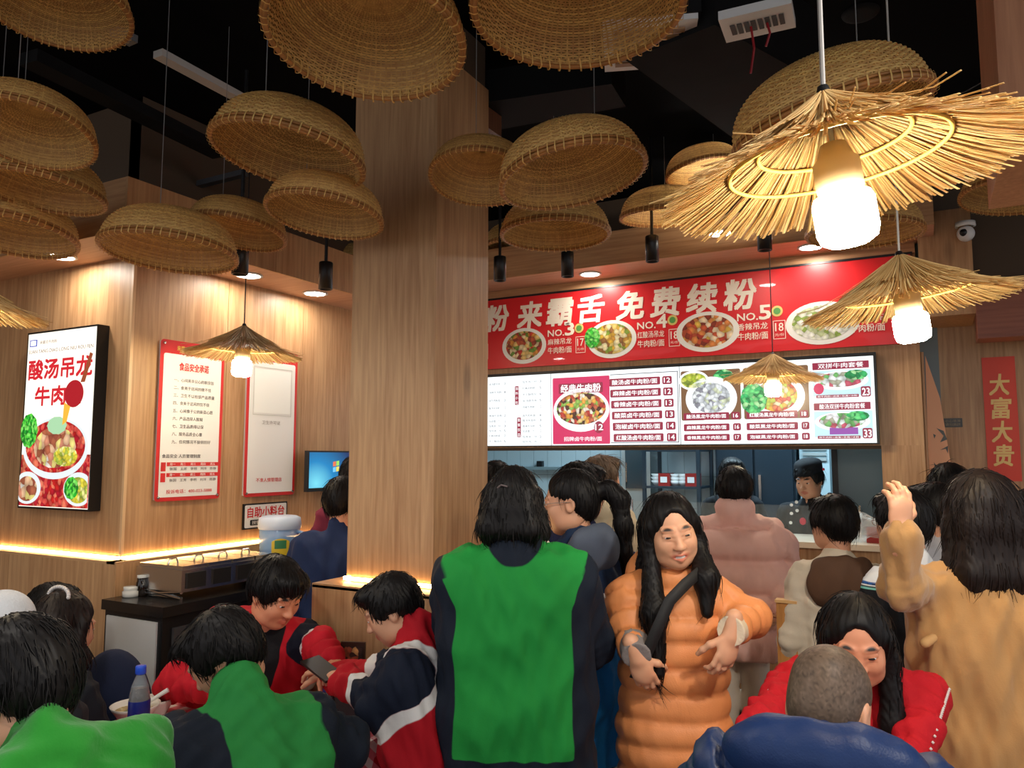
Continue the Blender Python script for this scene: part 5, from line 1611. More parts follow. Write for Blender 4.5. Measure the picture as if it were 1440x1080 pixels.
def hair_sdf(style, g, o):
    """g: world down in head coordinates"""
    s = Sdf()
    if style == 'buzz':
        s.ell((0, .016, .043), (.0775, .0965, .083)); s.ell((0, .045, -.015), (.066, .062, .065), k=.03)
        s.ell((0, -.105, -.035), (.075, .075, .105), k=.02, sub=True)
        for x in (-1, 1):
            s.ell((x * .085, -.02, -.045), (.03, .045, .045), k=.01, sub=True)
        s.cut((0, .06, -.075), (0, -.2, -1))
        return s
    t = o.get('vol', 1.0)
    s.ell((0, .016, .046), (.083 * t, .103 * t, .086 * t))
    s.ell((0, .050, -.005), (.074 * t, .066 * t, .075), k=.04)
    if style == 'short':
        s.ell((0, -.058, .088), (.066 * t, .044, .032 * t), k=.03)         # fringe mass
        for x in (-1, 1):
            s.ell((x * .068, .0, .02), (.020 * t, .055, .045), k=.03)
        s.ell((0, -.105, -.048), (.070, .070, .090 + o.get('brow', 0)), k=.015, sub=True)
        for x in (-1, 1):
            s.ell((x * .092, -.005, -.050), (.03, .050, .050), k=.012, sub=True)
        s.cut((0, .06, -.085), (0, -.25, -1))
    elif style in ('long', 'pony', 'bob'):
        s.ell((0, -.112, -.016), (.060, .072, .124), k=.012, sub=True)
        if style == 'pony':
            for x in (-1, 1):
                s.ell((x * .09, -.012, -.05), (.03, .05, .045), k=.012, sub=True)
            s.cut((0, .06, -.09), (0, -.3, -1))
            p = np.array([0, .105, .03]); dirs = o.get('tail', [(0, .6, .0), (0, .5, -.6), (0, .1, -1), (0, -.05, -1), (0, -.1, -1)])
            s2 = [.026, .034, .036, .032, .026, .010]
            for i, d in enumerate(dirs):
                d = np.array(d, float) * .6 + g * .4 if i > 1 else np.array(d, float)
                d /= np.linalg.norm(d); p2 = p + d * (.05 if i < 2 else o.get('tlen', .085))
                s.cone(p, p2, s2[i], s2[i + 1], k=.02); p = p2
        else:
            ln = o.get('len', .35) if style == 'long' else o.get('len', .10)
            for x in (-1, 1):
                a = np.array([x * .074, -.022, .03]); b = np.array([x * .080, -.006, -.045]); ln = o.get('len', .35 if style == 'long' else .10) * (o.get('lenl', 1.0) if x > 0 else 1.0); c = b + g * ln * .5 + np.array([x * .006, o.get('fwd', -.02) * .75, 0]); d = b + g * ln + np.array([x * o.get('in', .0), o.get('fwd', -.02), 0])
                wd = o.get('wide', 1.0)
                s.cone(a, b, .020, .026, k=.03); s.cone(b, c, .026, .033 * wd, k=.03); s.cone(c, d, .033 * wd, .016 * wd, k=.03)
            for x in (-.05, 0, .05):
                b = np.array([x, .075, -.03]); c = b + g * ln * .6 + np.array([x * .3, .012, 0]); d = b + g * ln * o.get('back', 1.0) + np.array([x * .2, .0, 0])
                s.cone(b + np.array([0, -.01, .05]), b, .045, .044, k=.03); s.cone(b, c, .044, .042, k=.03); s.cone(c, d, .042, o.get('tip', .018), k=.03)
    for e_ in o.get('extra', ()):
        s.cone(*e_, k=.02)
    return s
HAIRC = {}
def hair_mesh(style, g, o, h, seed):
    s = hair_sdf(style, g, o)
    V, Fq = s.mesh(h)
    N = vnormals(V, Fq)
    rg = np.random.default_rng(seed)
    # flow: away from the crown, then down
    crown = np.array([.01, .05, .12])
    def flow(P, Nn):
        d = (P - crown); d /= np.maximum(np.linalg.norm(d, axis=1), 1e-6)[:, None]
        w = np.clip((crown[2] - P[:, 2]) / .16, 0, 1)[:, None]
        f = d * (1 - w) + g * w * 1.4
        f = f - Nn * (f * Nn).sum(1)[:, None]
        return f / np.maximum(np.linalg.norm(f, axis=1), 1e-6)[:, None]
    # grooves around the head following strands
    az = np.arctan2(V[:, 0] - crown[0], V[:, 1] - crown[1])
    low = np.clip((.0 - V[:, 2]) / .08, 0, 1)
    ph = az * 34 * (1 - low) + (V[:, 0] * 420 + V[:, 1] * 260) * low
    gro = np.sin(ph + 2.2 * np.sin(V[:, 2] * 38 + az * 2)) * .55 + np.sin(ph * 2.3 + 1.7) * .3
    amp = .0 if style == 'buzz' else o.get('groove', .0017)
    V = V + N * (amp * gro)[:, None]
    tone = np.clip(.42 + .28 * gro, 0, 1) if style != 'buzz' else np.clip(rg.normal(.5, .22, len(V)), 0, 1)
    if style != 'buzz':
        n = o.get('strands', 420); m_ = 4
        cand = np.arange(len(V)) if style == 'short' else np.nonzero(~((V[:, 1] < -.015) & (np.abs(V[:, 0]) < .075)))[0]
        pick = cand[rg.integers(0, len(cand), n)]
        P, Nn = V[pick], N[pick]
        f = flow(P, Nn); side = np.cross(f, Nn)
        ln = rg.uniform(.03, .075, n)[:, None] * o.get('sl', 1.0)
        wob = rg.normal(0, .22, n)[:, None]
        lift = np.abs(rg.normal(.0, .16, n))[:, None] * o.get('mess', 1.0)
        Vs, Fs_ = [], []
        base = len(V)
        idx = []
        for j in range(m_):
            u = j / (m_ - 1)
            p = P + f * ln * u * (1 - .1 * u) + side * wob * ln * u * u + Nn * (.0015 + lift * ln * u - ln * .35 * u * u * (1.0 - np.minimum(lift, .9))) + g * .012 * u * u
            r = .0016 * (1 - u) ** .7 + .0002
            Vs += [p + side * r, p - side * r * .5 + Nn * r * .86, p - side * r * .5 - Nn * r * .86]
        Vs = np.stack(Vs, 1).reshape(-1, 3)          # n, m_*3
        k = np.arange(n)[:, None] * (m_ * 3) + base
        for j in range(m_ - 1):
            for q in range(3):
                a, b = j * 3 + q, j * 3 + (q + 1) % 3
                Fs_.append(np.concatenate([k + a, k + b, k + b + 3, k + a + 3], 1))
        V = np.concatenate([V, Vs]); Fq = np.concatenate([Fq] + Fs_)
        tone = np.concatenate([tone, np.repeat(rg.uniform(.15, .9, n), m_ * 3)])
    return V, Fq, tone

def person(label, head, yaw, pitch=0, roll=0, kind='m', hair=('short', {}), hmat=None, body=None, sit=False, lean=0.0, side=0.0, pz=None, bulk=1.0, sw=.175, hem=.14, sleeve=1.0,
           jacket=None, arms=None, trousers=(30, 32, 40), skin=('warm', (216, 164, 132)), h=.013, extras=None, scale=1.0, neck=.165, eyes=True, legs=None, nfwd=.03, hands=True, hcurl=.8, coat=None, hand_dir=None, width=1.0):
    """head=(px,py,depth); jacket=dict(color, regs=[(color, fn)], disp=fn, mat=kwargs, hood=.., collar=..)"""
    Hc = W(*head)
    face = cam_dir(yaw, Hc)
    bf = cam_dir(yaw if body is None else body, Hc)
    pr, rr = math.radians(pitch), math.radians(roll)
    z = np.array([0, 0, 1.0])
    fr = np.cross(face, z)                                  # person's right when looking along face
    f2 = face * math.cos(pr) - z * math.sin(pr)
    u2 = z * math.cos(pr) + face * math.sin(pr)
    r2 = fr * math.cos(rr) + u2 * math.sin(rr); u2 = np.cross(r2, f2)
    # head-local axes: x -> person's left is +x? local face is -y, up z => local x = right-handed partner
    xl = np.cross(-f2, u2)
    RM = np.stack([xl, -f2, u2], 1) * scale                  # columns: images of local x,y,z
    Nk = Hc - z * neck * scale - bf * (nfwd + .07 * math.sin(pr)) - u2 * .0
    P0 = Nk - bf * lean - np.cross(bf, z) * side
    if pz is None:
        pz = .56 if sit else Nk[2] - .50 * scale
    P0[2] = pz
    s_ax = (Nk - P0); L_ = np.linalg.norm(s_ax); s_ax /= L_
    r_ax = np.cross(bf, s_ax); r_ax /= np.linalg.norm(r_ax); f_ax = np.cross(s_ax, r_ax)
    base = np.array([P0[0], P0[1], 0.0])
    t = thing('person', label, 'person', base)
    b = bulk
    # joints
    Sh = {q: Nk - s_ax * .065 + r_ax * sw * scale * (1 if q == 'R' else -1) for q in 'LR'}
    El, Wr = {}, {}
    for q in 'LR':
        sg_ = 1 if q == 'R' else -1
        if arms and q in arms:
            El[q], Wr[q] = [np.asarray(v, float) for v in arms[q]]
        elif sit:
            El[q] = Sh[q] + r_ax * sg_ * .05 - z * .23 + bf * .10; Wr[q] = El[q] + bf * .19 - z * .03 - r_ax * sg_ * .08
        else:
            El[q] = Sh[q] + r_ax * sg_ * .055 - z * .27 - bf * .02; Wr[q] = El[q] - z * .22 + bf * .08 - r_ax * sg_ * .01
    Hp = {q: P0 + r_ax * .076 * (1 if q == 'R' else -1) for q in 'LR'}
    Kn, An = {}, {}
    for q in 'LR':
        sg_ = 1 if q == 'R' else -1
        if sit:
            Kn[q] = Hp[q] + bf * .40 + r_ax * sg_ * .04; Kn[q][2] = .50; An[q] = Kn[q] * np.array([1, 1, 0]) + np.array([0, 0, .09]) - bf * .02
        else:
            Kn[q] = Hp[q] * np.array([1, 1, 0]) + bf * .02 + np.array([0, 0, P0[2] * .53]); An[q] = Hp[q] * np.array([1, 1, 0]) + np.array([0, 0, .08]) - bf * .01
    # ---- body: head + neck + hands + slim core in one mesh
    V, Fq, lip, brow = head_mesh(kind)
    Vh = Hc + V @ RM.T
    Vs, Fs_, At, Br = [Vh], [Fq], [lip], [brow]
    n0 = len(Vh)
    core = Sdf()
    core.cone(P0, Nk - s_ax * .14, .08, .06).cone(Nk - s_ax * .14, Nk + s_ax * .02, .055, .04)
    core.cone(Sh['L'] * .85 + Sh['R'] * .15 - s_ax * .02, Sh['R'] * .85 + Sh['L'] * .15 - s_ax * .02, .03)
    for q in 'LR':
        core.cone(Sh[q], El[q], .036, .03).cone(El[q], Wr[q], .03, .023)
        core.cone(Hp[q], Kn[q], .06, .045).cone(Kn[q], An[q], .045, .035)
    nk = Sdf().cone(Nk - s_ax * .06, Hc + RM @ np.array([0, .018, -.055]), .052 * scale if kind != 'm' else .058 * scale, .048 * scale if kind != 'm' else .054 * scale)
    cv, cf = nk.mesh(.009)
    Vs.append(cv); Fs_.append(cf + n0); At.append(np.full(len(cv), .05)); Br.append(np.full(len(cv), .05)); n0 += len(cv)
    cv, cf = core.mesh(.024)
    Vs.append(cv); Fs_.append(cf + n0); At.append(np.full(len(cv), .05)); Br.append(np.full(len(cv), .05)); n0 += len(cv)
    if hands:
        for q in 'LR':
            hv, hf = hand_mesh(hcurl)
            d = Wr[q] - El[q]; d /= np.linalg.norm(d)
            if hand_dir and q in hand_dir:
                d = np.asarray(hand_dir[q][0], float); d /= np.linalg.norm(d); back = np.asarray(hand_dir[q][1], float)
            else:
                back = r_ax * (1 if q == 'R' else -1) * .8 + bf * .5 if not sit else z
            zz = -d; yy = -(back - d * (back @ d)); yy /= np.linalg.norm(yy); xx = np.cross(yy, zz)
            mir = -1 if q == 'L' else 1
            want = bf if not sit else -r_ax * (1 if q == 'R' else -1)
            if hand_dir and q in hand_dir and len(hand_dir[q]) > 2:
                want = np.asarray(hand_dir[q][2], float)
            sx_ = 1 if (xx @ want) > 0 else -1
            HM = np.stack([xx * sx_, yy, zz], 1) * scale
            v2 = Wr[q] + d * .012 + hv @ HM.T
            f3 = hf if sx_ > 0 else hf[:, ::-1]
            Vs.append(v2); Fs_.append(f3 + n0); At.append(np.full(len(v2), .05)); Br.append(np.full(len(v2), .05)); n0 += len(v2)
    link('body', new_mesh('body', np.concatenate(Vs) - base, np.concatenate(Fs_), skin_mat(*skin), True, attrs={'lip': np.concatenate(At), 'brow': np.concatenate(Br)}), t)
    if eyes:
        mb = MB()
        for x in (-1, 1):
            V_ = []
            mb2 = MB().lathe([(.0125 * math.sin(a), -.0125 * math.cos(a)) for a in np.linspace(0, math.pi, 13)], 16)
            vv = np.array(mb2.V)[:, [0, 2, 1]] * np.array([1, 1, 1]) + np.array([x * .030, -.0805, .0055 if kind != 'smile' else .0065])
            ctr_ = np.array([x * .030, -.0805, .0055 if kind != 'smile' else .0065])
            wv_ = Hc + (ctr_ + (vv - ctr_) * np.array([1.12, 1, .46 if kind == 'smile' else .52])) @ RM.T - base
            n1 = len(mb.V); mb.V += [tuple(q) for q in wv_]
            for f_ in mb2.F:
                c_ = vv[f_].mean(0) - ctr_
                mb.F.append([n1 + i for i in f_]); mb.M.append(1 if (c_[1] < -.0088) else 0)
        mb.build('eyes', [EYEW, EYED], t, True)
        if kind == 'smile':
            mb = MB()
            for i in range(8):
                x = -.0175 + i * .005
                mb.box(x - .00246, x + .00246, -.0900 + 18 * x * x, -.080, -.0670 + 6 * x * x, -.0580 + 6 * x * x)
            link('teeth', new_mesh('teeth', Hc + np.array(mb.V) @ RM.T - base, mb.F, TEETH), t)
    # ---- hair
    if hair:
        g = np.linalg.inv(RM / scale) @ np.array([0, 0, -1.0])
        V, Fq, tone = hair_mesh(hair[0], g, hair[1], hair[1].get('h', .0062), len(label))
        link('hair', new_mesh('hair', Hc + V @ RM.T - base, Fq, hmat or HAIRB, True, attrs={'tone': tone}), t)
    # ---- jacket
    J = jacket
    s = Sdf()
    C_ = P0 + s_ax * L_ * .68 + f_ax * .005
    tor = []
    for sg_ in (-1, 1):
        tor.append(('c', P0 + r_ax * sg_ * .075 * b * width, C_ + r_ax * sg_ * .088 * b * width, .095 * b, .092 * b))
    tor.append(('c', P0, C_, .102 * b, .108 * b))
    tor.append(('c', Nk - s_ax * .075 + r_ax * (sw - .045), Nk - s_ax * .075 - r_ax * (sw - .045), .056 * b, .056 * b))
    for sg_ in (-1, 1):
        tor.append(('c', Nk - s_ax * .005, Nk - s_ax * .055 + r_ax * sg_ * sw * .75, .052, .056 * b))
    if hem > .02:
        dn = -z * hem
        for sg_ in (-1, 1):
            tor.append(('c', P0 + r_ax * sg_ * .075 * b * width, P0 + r_ax * sg_ * (.08 + .1 * max(0, hem - .2)) * b * width + dn, .095 * b, (.097 + .03 * hem) * b))
        tor.append(('c', P0, P0 + dn, .102 * b, (.102 + .03 * hem) * b))
    for q_ in tor:
        s.cone(*q_[1:], k=.06)
    sl = {}
    for q in 'LR':
        we = El[q] + (Wr[q] - El[q]) * sleeve
        sl[q] = [('c', Sh[q], El[q], .057 * b, .048 * b), ('c', El[q], we, .048 * b, .038 * b)]
        for q_ in sl[q]:
            s.cone(*q_[1:], k=.035)
        s.cone(we - (we - El[q]) / np.linalg.norm(we - El[q]) * .015, we, .041 * b, .039 * b, k=.01)
    if J.get('collar', True):
        s.cone(Nk - s_ax * .02, Nk + s_ax * J.get('ch', .035) + f_ax * .0, .072, J.get('cr', .066), k=.02)
    for op in J.get('add', lambda c: ())(dict(N=Nk, P=P0, s=s_ax, r=r_ax, f=f_ax, H=Hc, z=z)):
        s.ops.append(op)
    if hem > .02:
        s.cut(P0 - z * hem, -z)
    V, Fq = s.mesh(h)
    def amin(ops, P):
        return np.min([Sdf.dist((o[0], o[1], o[2], o[3], o[4], 0, False), P) for o in ops], axis=0)
    def ctx_of(V):
        q = V - P0
        c = dict(P=V, u=q @ r_ax, v=q @ f_ax, w=q @ s_ax, L=L_, z=V[:, 2], dT=amin(tor, V), dA={k_: amin(sl[k_], V) for k_ in 'LR'})
        c['arm'] = np.minimum(c['dA']['L'], c['dA']['R']) - c['dT']
        al = np.zeros(len(V))
        for k_ in 'LR':
            a0, a1, a2 = Sh[k_], El[k_], Wr[k_]
            l1, l2 = np.linalg.norm(a1 - a0), np.linalg.norm(a2 - a1)
            t1 = np.clip((V - a0) @ (a1 - a0) / l1 ** 2, -.3, 1); t2 = np.clip((V - a1) @ (a2 - a1) / l2 ** 2, 0, 1.2)
            c['t' + k_] = np.where(t2 > 0, l1 + t2 * l2, t1 * l1)
        c['along'] = np.where(c['dA']['L'] < c['dA']['R'], c['tL'], c['tR'])
        c.update(Sh=Sh, El=El, Wr=Wr, Nk=Nk, P0=P0, r=r_ax, f=f_ax, s=s_ax)
        return c
    N_ = vnormals(V, Fq)
    c0 = ctx_of(V)
    dsp = folds(V, len(label) * 7 + 1, (2.1 if J.get('disp') is None else 1.2) * J.get('fold', .0055), 5.8 * J.get('ff', 14))
    # gathered creases at the elbows
    for k_ in 'LR':
        de = np.linalg.norm(V - El[k_], axis=1)
        dsp += .004 * np.exp(-(de / .07) ** 2) * np.sin(c0['t' + k_] * 190)
    if J.get('disp') is not None:
        dsp = dsp + J['disp'](c0)
    V = V + N_ * dsp[:, None]
    regs = J.get('regs', [])
    attrs = {f'reg{i}': fn(c0) for i, (cc, fn) in enumerate(regs)}
    jm = cloth_mat(f'jacket_{len(bpy.data.materials)}', J['color'], [cc for cc, fn in regs], **J.get('mat', {}))
    jo = link(J.get('name', 'jacket'), new_mesh('jacket', V - base, Fq, jm, True, attrs=attrs), t)
    # ---- trousers, shoes
    if legs is not False:
        s = Sdf()
        for q in 'LR':
            s.cone(P0, Hp[q], .085, .078, k=.03).cone(Hp[q], Kn[q], .076, .064, k=.03).cone(Kn[q], An[q] + z * .02, .066, .056, k=.03)
        V, Fq = s.mesh(.018)
        V = V + vnormals(V, Fq) * folds(V, 5, .004)[:, None]
        link('trousers', new_mesh('trousers', V - base, Fq, cloth_mat(f'trousers_{len(bpy.data.materials)}', trousers), True), t)
        for q in 'LR':
            fa = An[q] * np.array([1, 1, 0])
            fr2 = np.cross(bf, z)
            s = Sdf().ell(fa + bf * .06 + z * .042, (.042, .125, .040), np.stack([fr2, bf, z], 1)).ell(fa - bf * .005 + z * .07, (.042, .05, .055), np.stack([fr2, bf, z], 1), k=.03).cut((0, 0, .002), (0, 0, -1))
            V, Fq = s.mesh(.014)
            link('shoe', new_mesh('shoe', V - base, Fq, mat('shoe_' + ('white' if len(label) % 2 else 'black'), (.5, .5, .5) if len(label) % 2 else (.02, .02, .02), .5), True), t)
    K = dict(t=t, base=base, Hc=Hc, RM=RM, Nk=Nk, P0=P0, s=s_ax, r=r_ax, f=f_ax, z=z, Sh=Sh, El=El, Wr=Wr, Kn=Kn, bf=bf, J=jo)
    if sit:
        stool(P0[0] - bf[0] * .02, P0[1] - bf[1] * .02, 'round oak stool under the ' + ' '.join(label.split(',')[0].split()[:9]))
    return K
def soft_part(K, name, sdf, m, h=.010, fold=.002, seed=1, attrs=None, disp=None):
    V, Fq = sdf.mesh(h)
    d = folds(V, seed, fold, 46)
    if disp is not None:
        d = d + disp(V)
    at = {k: fn(V) for k, fn in (attrs or {}).items()}
    V = V + vnormals(V, Fq) * d[:, None]
    return link(name, new_mesh(name, V - K['base'], Fq, m, True, attrs=at), K['t'])
def glasses(K, col_=(.01, .01, .01)):
    mb = MB()
    for x in (-1, 1):
        mb.tube([(x * .033 + .023 * math.cos(a), -.104, .004 + .017 * math.sin(a)) for a in np.linspace(0, 2 * math.pi, 21)], .0014, 5, False)
        mb.tube([(x * .056, -.103, .008), (x * .078, -.06, .010), (x * .084, .012, .006)], .0014, 5)
    mb.tube([(-.010, -.105, .008), (.010, -.105, .008)], .0014, 5)
    link('glasses', new_mesh('glasses', K['Hc'] + np.array(mb.V) @ K['RM'].T - K['base'], mb.F, mat('spectacle_frame', col_, .3)), K['t'])
# ---------------------------------------------------------------- the people in the picture
NAVY, GREEN, REDJ, WHT = (22, 30, 44), (34, 146, 62), (190, 24, 40), (226, 224, 222)
def quilt(p, amp, sharp=.55, diag=False):
    def fn(c):
        t = np.where(c['arm'] < 0, c['along'], c['z'])
        if diag:
            u_ = np.where(c['arm'] < 0, c['u'] * 0, c['u'])
            a = np.abs(np.sin(np.pi * (t + u_ * .8) / p)) ** sharp * np.abs(np.sin(np.pi * (t - u_ * .8 + .3 * p) / p)) ** sharp
            return amp * (a - .5) * np.clip((dome(c) - .11) / .06, 0, 1)
        return amp * (np.abs(np.sin(np.pi * t / p + .4)) ** sharp - .6)
    return fn
def dome(c):
    return np.linalg.norm(c['P'] - c['Nk'], axis=1)
def hood_ops(back=.085, up=-.03, rx=.13, ry=.07, rz=.10, k=.03, tilt=.35):
    def fn(c):
        M_ = np.stack([c['r'], c['f'] * math.cos(tilt) + c['s'] * math.sin(tilt), c['s'] * math.cos(tilt) - c['f'] * math.sin(tilt)], 1)
        return [('e', c['N'] - c['f'] * back + c['s'] * up, np.array([rx, ry, rz]), M_, None, k, False)]
    return fn
def hood_part(K, color, name='hood', rx=.13, ry=.075, rz=.10, back=.085, up=-.03, tilt=.35, hollow=True, h=.010, m=None, fold=.004, disp=None):
    s = Sdf()
    s.ops += hood_ops(back, up, rx, ry, rz, .03, tilt)(dict(N=K['Nk'], r=K['r'], f=K['f'], s=K['s']))
    for sg in (-1, 1):
        s.cone(K['Nk'] - K['f'] * .06 + K['r'] * sg * .085 + K['s'] * .0, K['Nk'] + K['f'] * .05 + K['r'] * sg * .055 - K['s'] * .02, .034, .026, k=.04)
    s.cone(K['Nk'] - K['f'] * .02 + K['s'] * .05, K['Nk'] - K['f'] * .02 + K['s'] * .20, .062, .075, k=.015, sub=True)
    return soft_part(K, name, s, m or cloth_mat(f'hood_{len(bpy.data.materials)}', color), h, fold, 3, disp=disp)

# 1 standing girl with the green back
def green_back(c):
    fl = .168 + .045 * np.clip((c['w'] - .30) / .10, 0, 1)
    sd = np.maximum(np.abs(c['u'] + .005) - fl, -.105 - c['w'])
    sd = np.maximum(sd, c['v'] - .05)
    sd = np.maximum(sd, -.012 - c['arm'])
    return np.maximum(sd, .094 - dome(c))
K = person('standing girl with chin-length black hair, green and navy jacket seen from behind', (724, 706, 2.35), 168, 6, 0, 'f', ('bob', dict(len=.105, vol=.93, fwd=.01, h=.0055, strands=700, back=.9)), body=180, bulk=1.30, sw=.192, hem=.24, scale=.88, neck=.175,
           jacket=dict(color=NAVY, regs=[(GREEN, green_back)], fold=.0055, ff=11, ch=.045, cr=.072), skin=('warm', (216, 164, 132)), h=.011, width=1.05,
           arms={'L': (W(630, 890, 2.42), W(672, 905, 2.62)), 'R': (W(836, 905, 2.42), W(790, 905, 2.62))})
soft_part(K, 'scarf_collar', Sdf().cone(K['Nk'] + K['r'] * .03 + K['s'] * .02, K['Nk'] + K['r'] * .075 + K['f'] * .02 + K['s'] * .02, .030, .026).cone(K['Nk'] + K['r'] * .075 + K['f'] * .02 + K['s'] * .02, K['Nk'] + K['r'] * .06 + K['f'] * .085 - K['s'] * .005, .026, .024), cloth_mat('cream_collar', (226, 206, 186)), .008)
mb = MB().tube([tuple(K['Hc'] + K['RM'] @ np.array(q) - K['base']) for q in ((.0, .126, .045), (.022, .122, .050), (.036, .114, .040))], .003, 6)
link('hair_clip', new_mesh('hair_clip', mb.V, mb.F, mat('clip_dark', (.12, .09, .09), .3)), K['t'])

# 2 girl with ponytail in profile
def bands(*lims):
    """lims: z low, z high -> signed distance of a world height band"""
    lo_, hi_ = lims
    return lambda c: np.maximum(lo_ - c['z'], c['z'] - hi_)
K = person('ponytailed girl in profile facing left, grey hood over navy and bright blue jacket', (802, 707, 2.8), -98, 8, 0, 'f', ('pony', dict(tlen=.10, h=.0058, strands=500, mess=.5, vol=.98)), body=-128, bulk=1.22, sw=.178, hem=.24, scale=.95, lean=.02,
           jacket=dict(color=(22, 112, 184), regs=[((24, 42, 70), bands(1.185, 3)), (WHT, bands(1.118, 1.185))], ch=.02), h=.012,
           arms={'R': (W(862, 880, 2.86), W(862, 970, 2.80))}, trousers=(20, 22, 28))
hood_part(K, (84, 92, 108), rx=.125, ry=.075, rz=.10, back=.065, up=-.005, fold=.010)
glasses(K, (.35, .25, .2))

# 3 boy behind her in navy and blue with white sleeve stripes
K = person('boy with black hair turned away, navy and blue jacket with white sleeve stripes', (818, 692, 3.3), 128, 5, 0, 'm', ('short', dict(h=.0065)), body=150, bulk=1.15, hem=.2, scale=1.0,
           jacket=dict(color=(24, 30, 66), regs=[((30, 120, 180), lambda c: np.maximum(.24 - c['along'], c['arm'])), (WHT, lambda c: np.maximum(np.maximum(.17 - c['along'], c['along'] - .24), c['arm'])), ((24, 30, 66), lambda c: np.maximum(np.maximum(.198 - c['along'], c['along'] - .212), c['arm']))]), h=.013,
           arms={'R': (W(884, 800, 3.2), W(880, 880, 3.1))}, trousers=(24, 28, 44))
# 4 cream hooded puffer
K = person('person with tousled brown hair in a cream hooded puffer jacket, standing by the tiled wall', (847, 673, 4.4), 125, 0, 0, 'm', ('short', dict(h=.0075, vol=1.03, mess=2)), HAIRT, body=140, bulk=1.25, hem=.2,
           jacket=dict(color=(214, 200, 170), disp=quilt(.11, .012), add=hood_ops(.09, .0, .13, .085, .11)), h=.015, trousers=(40, 46, 44))
# 5 head behind the green girl
K = person('dark haired person almost hidden between the pillar and the girl in green', (697, 683, 4.0), 178, 0, 0, 'm', ('short', dict(h=.0075)), body=180, jacket=dict(color=(24, 26, 34)), h=.018)

# 6 woman in the long orange coat
o_arm = {'L': (W(1056, 868, 2.40), W(1029, 886, 2.24)), 'R': (W(884, 880, 2.42), W(893, 918, 2.30))}
K = person('smiling woman with long black hair in a long orange quilted coat facing the camera', (944, 747, 2.45), 14, 10, -9, 'smile', ('long', dict(len=.36, h=.0052, strands=700, mess=.3, sl=1.6, fwd=-.10, wide=1.2, lenl=.55)), body=4, bulk=1.04, sw=.162, hem=.58, width=.86, scale=.95, sleeve=.82,
           jacket=dict(color=(238, 152, 92), disp=quilt(.078, .017, .55), fold=.0028, name='quilted_coat', collar=False, mat=dict(rough=.5, spec=.4)), arms=o_arm, h=.010, trousers=(40, 40, 44), hcurl=1.0,
           hand_dir={'L': (-UP * .93 - R0 * .25 - F0 * .18, -F0 + R0 * .35, -R0), 'R': (-UP * .9 + R0 * .35, -F0 - R0 * .3, R0)}, skin=('fair', (232, 178, 142)))
hood_part(K, (240, 158, 98), rx=.145, ry=.08, rz=.10, back=.06, up=.01, fold=.008, m=cloth_mat('orange_hood', (238, 154, 94), rough=.5))
# placket and side pocket seam
def on_front(K, x, y, d0=2.3):
    return W(x, y, d0)
cu = cloth_mat('cream_cuff', (226, 206, 178), bump=.9, bscale=120)
for q, m_, nm in (('L', cu, 'cuff'), ('R', cloth_mat('grey_cuff', (142, 134, 130), bump=1.0, bscale=120), 'cuff')):
    d = K['Wr'][q] - K['El'][q]; d /= np.linalg.norm(d)
    a = K['Wr'][q] - d * .045
    soft_part(K, nm, Sdf().cone(a - d * .02, a + d * .09, .049, .045).cut(a - d * .004, -d).cut(a + d * .062, d), m_, .006, .005, 9)
# black bag strap and the bag behind
pts = [W(1004, 796, 2.46), W(987, 802, 2.37), W(964, 822, 2.29), W(942, 845, 2.265), W(922, 890, 2.265), W(905, 930, 2.29), W(893, 955, 2.33)]
mb = MB()
pp = np.array(pts); V_, F_ = [], []
for i, p_ in enumerate(pp):
    tdir = pp[min(i + 1, len(pp) - 1)] - pp[max(i - 1, 0)]; tdir /= np.linalg.norm(tdir)
    sd_ = np.cross(tdir, F0); sd_ /= np.linalg.norm(sd_)
    for a_, b__ in ((-1, 0), (1, 0), (1, 1), (-1, 1)):
        V_.append(p_ + sd_ * .017 * a_ + F0 * .006 * b__ - K['base'])
for i in range(len(pp) - 1):
    for q in range(4):
        a, b_ = i * 4 + q, i * 4 + (q + 1) % 4
        F_.append((a, b_, b_ + 4, a + 4))
link('bag_strap', new_mesh('bag_strap', V_, F_, mat('black_webbing', (.012, .011, .011), .7), True), K['t'])
s = Sdf().ell(W(856, 1000, 2.80), (.06, .09, .11), k=.01)
V, Fq = s.mesh(.012)
o = link('shoulder_bag', new_mesh('shoulder_bag', V + vnormals(V, Fq) * folds(V, 2, .004)[:, None], Fq, mat('black_bag', (.012, .012, .013), .6, bump=.3), True))
tag(o, 'soft black shoulder bag hanging at the hip of the woman in orange', 'bag')

# 7 man in the pink puffer
K = person('man with short black hair seen from behind in a pale pink puffer jacket', (1033, 690, 4.0), 178, 4, 0, 'm', ('short', dict(h=.0065, vol=.98)), body=180, bulk=1.32, sw=.19, hem=.16, width=1.08,
           jacket=dict(color=(244, 194, 182), disp=quilt(.165, .060, .5), fold=.005, ch=.085, cr=.08, mat=dict(rough=.55)), h=.013, trousers=(212, 200, 184),
           arms={'R': (W(1106, 800, 3.95), W(1098, 850, 3.75)), 'L': (W(985, 800, 4.0), W(990, 860, 3.75))}, pz=.80)
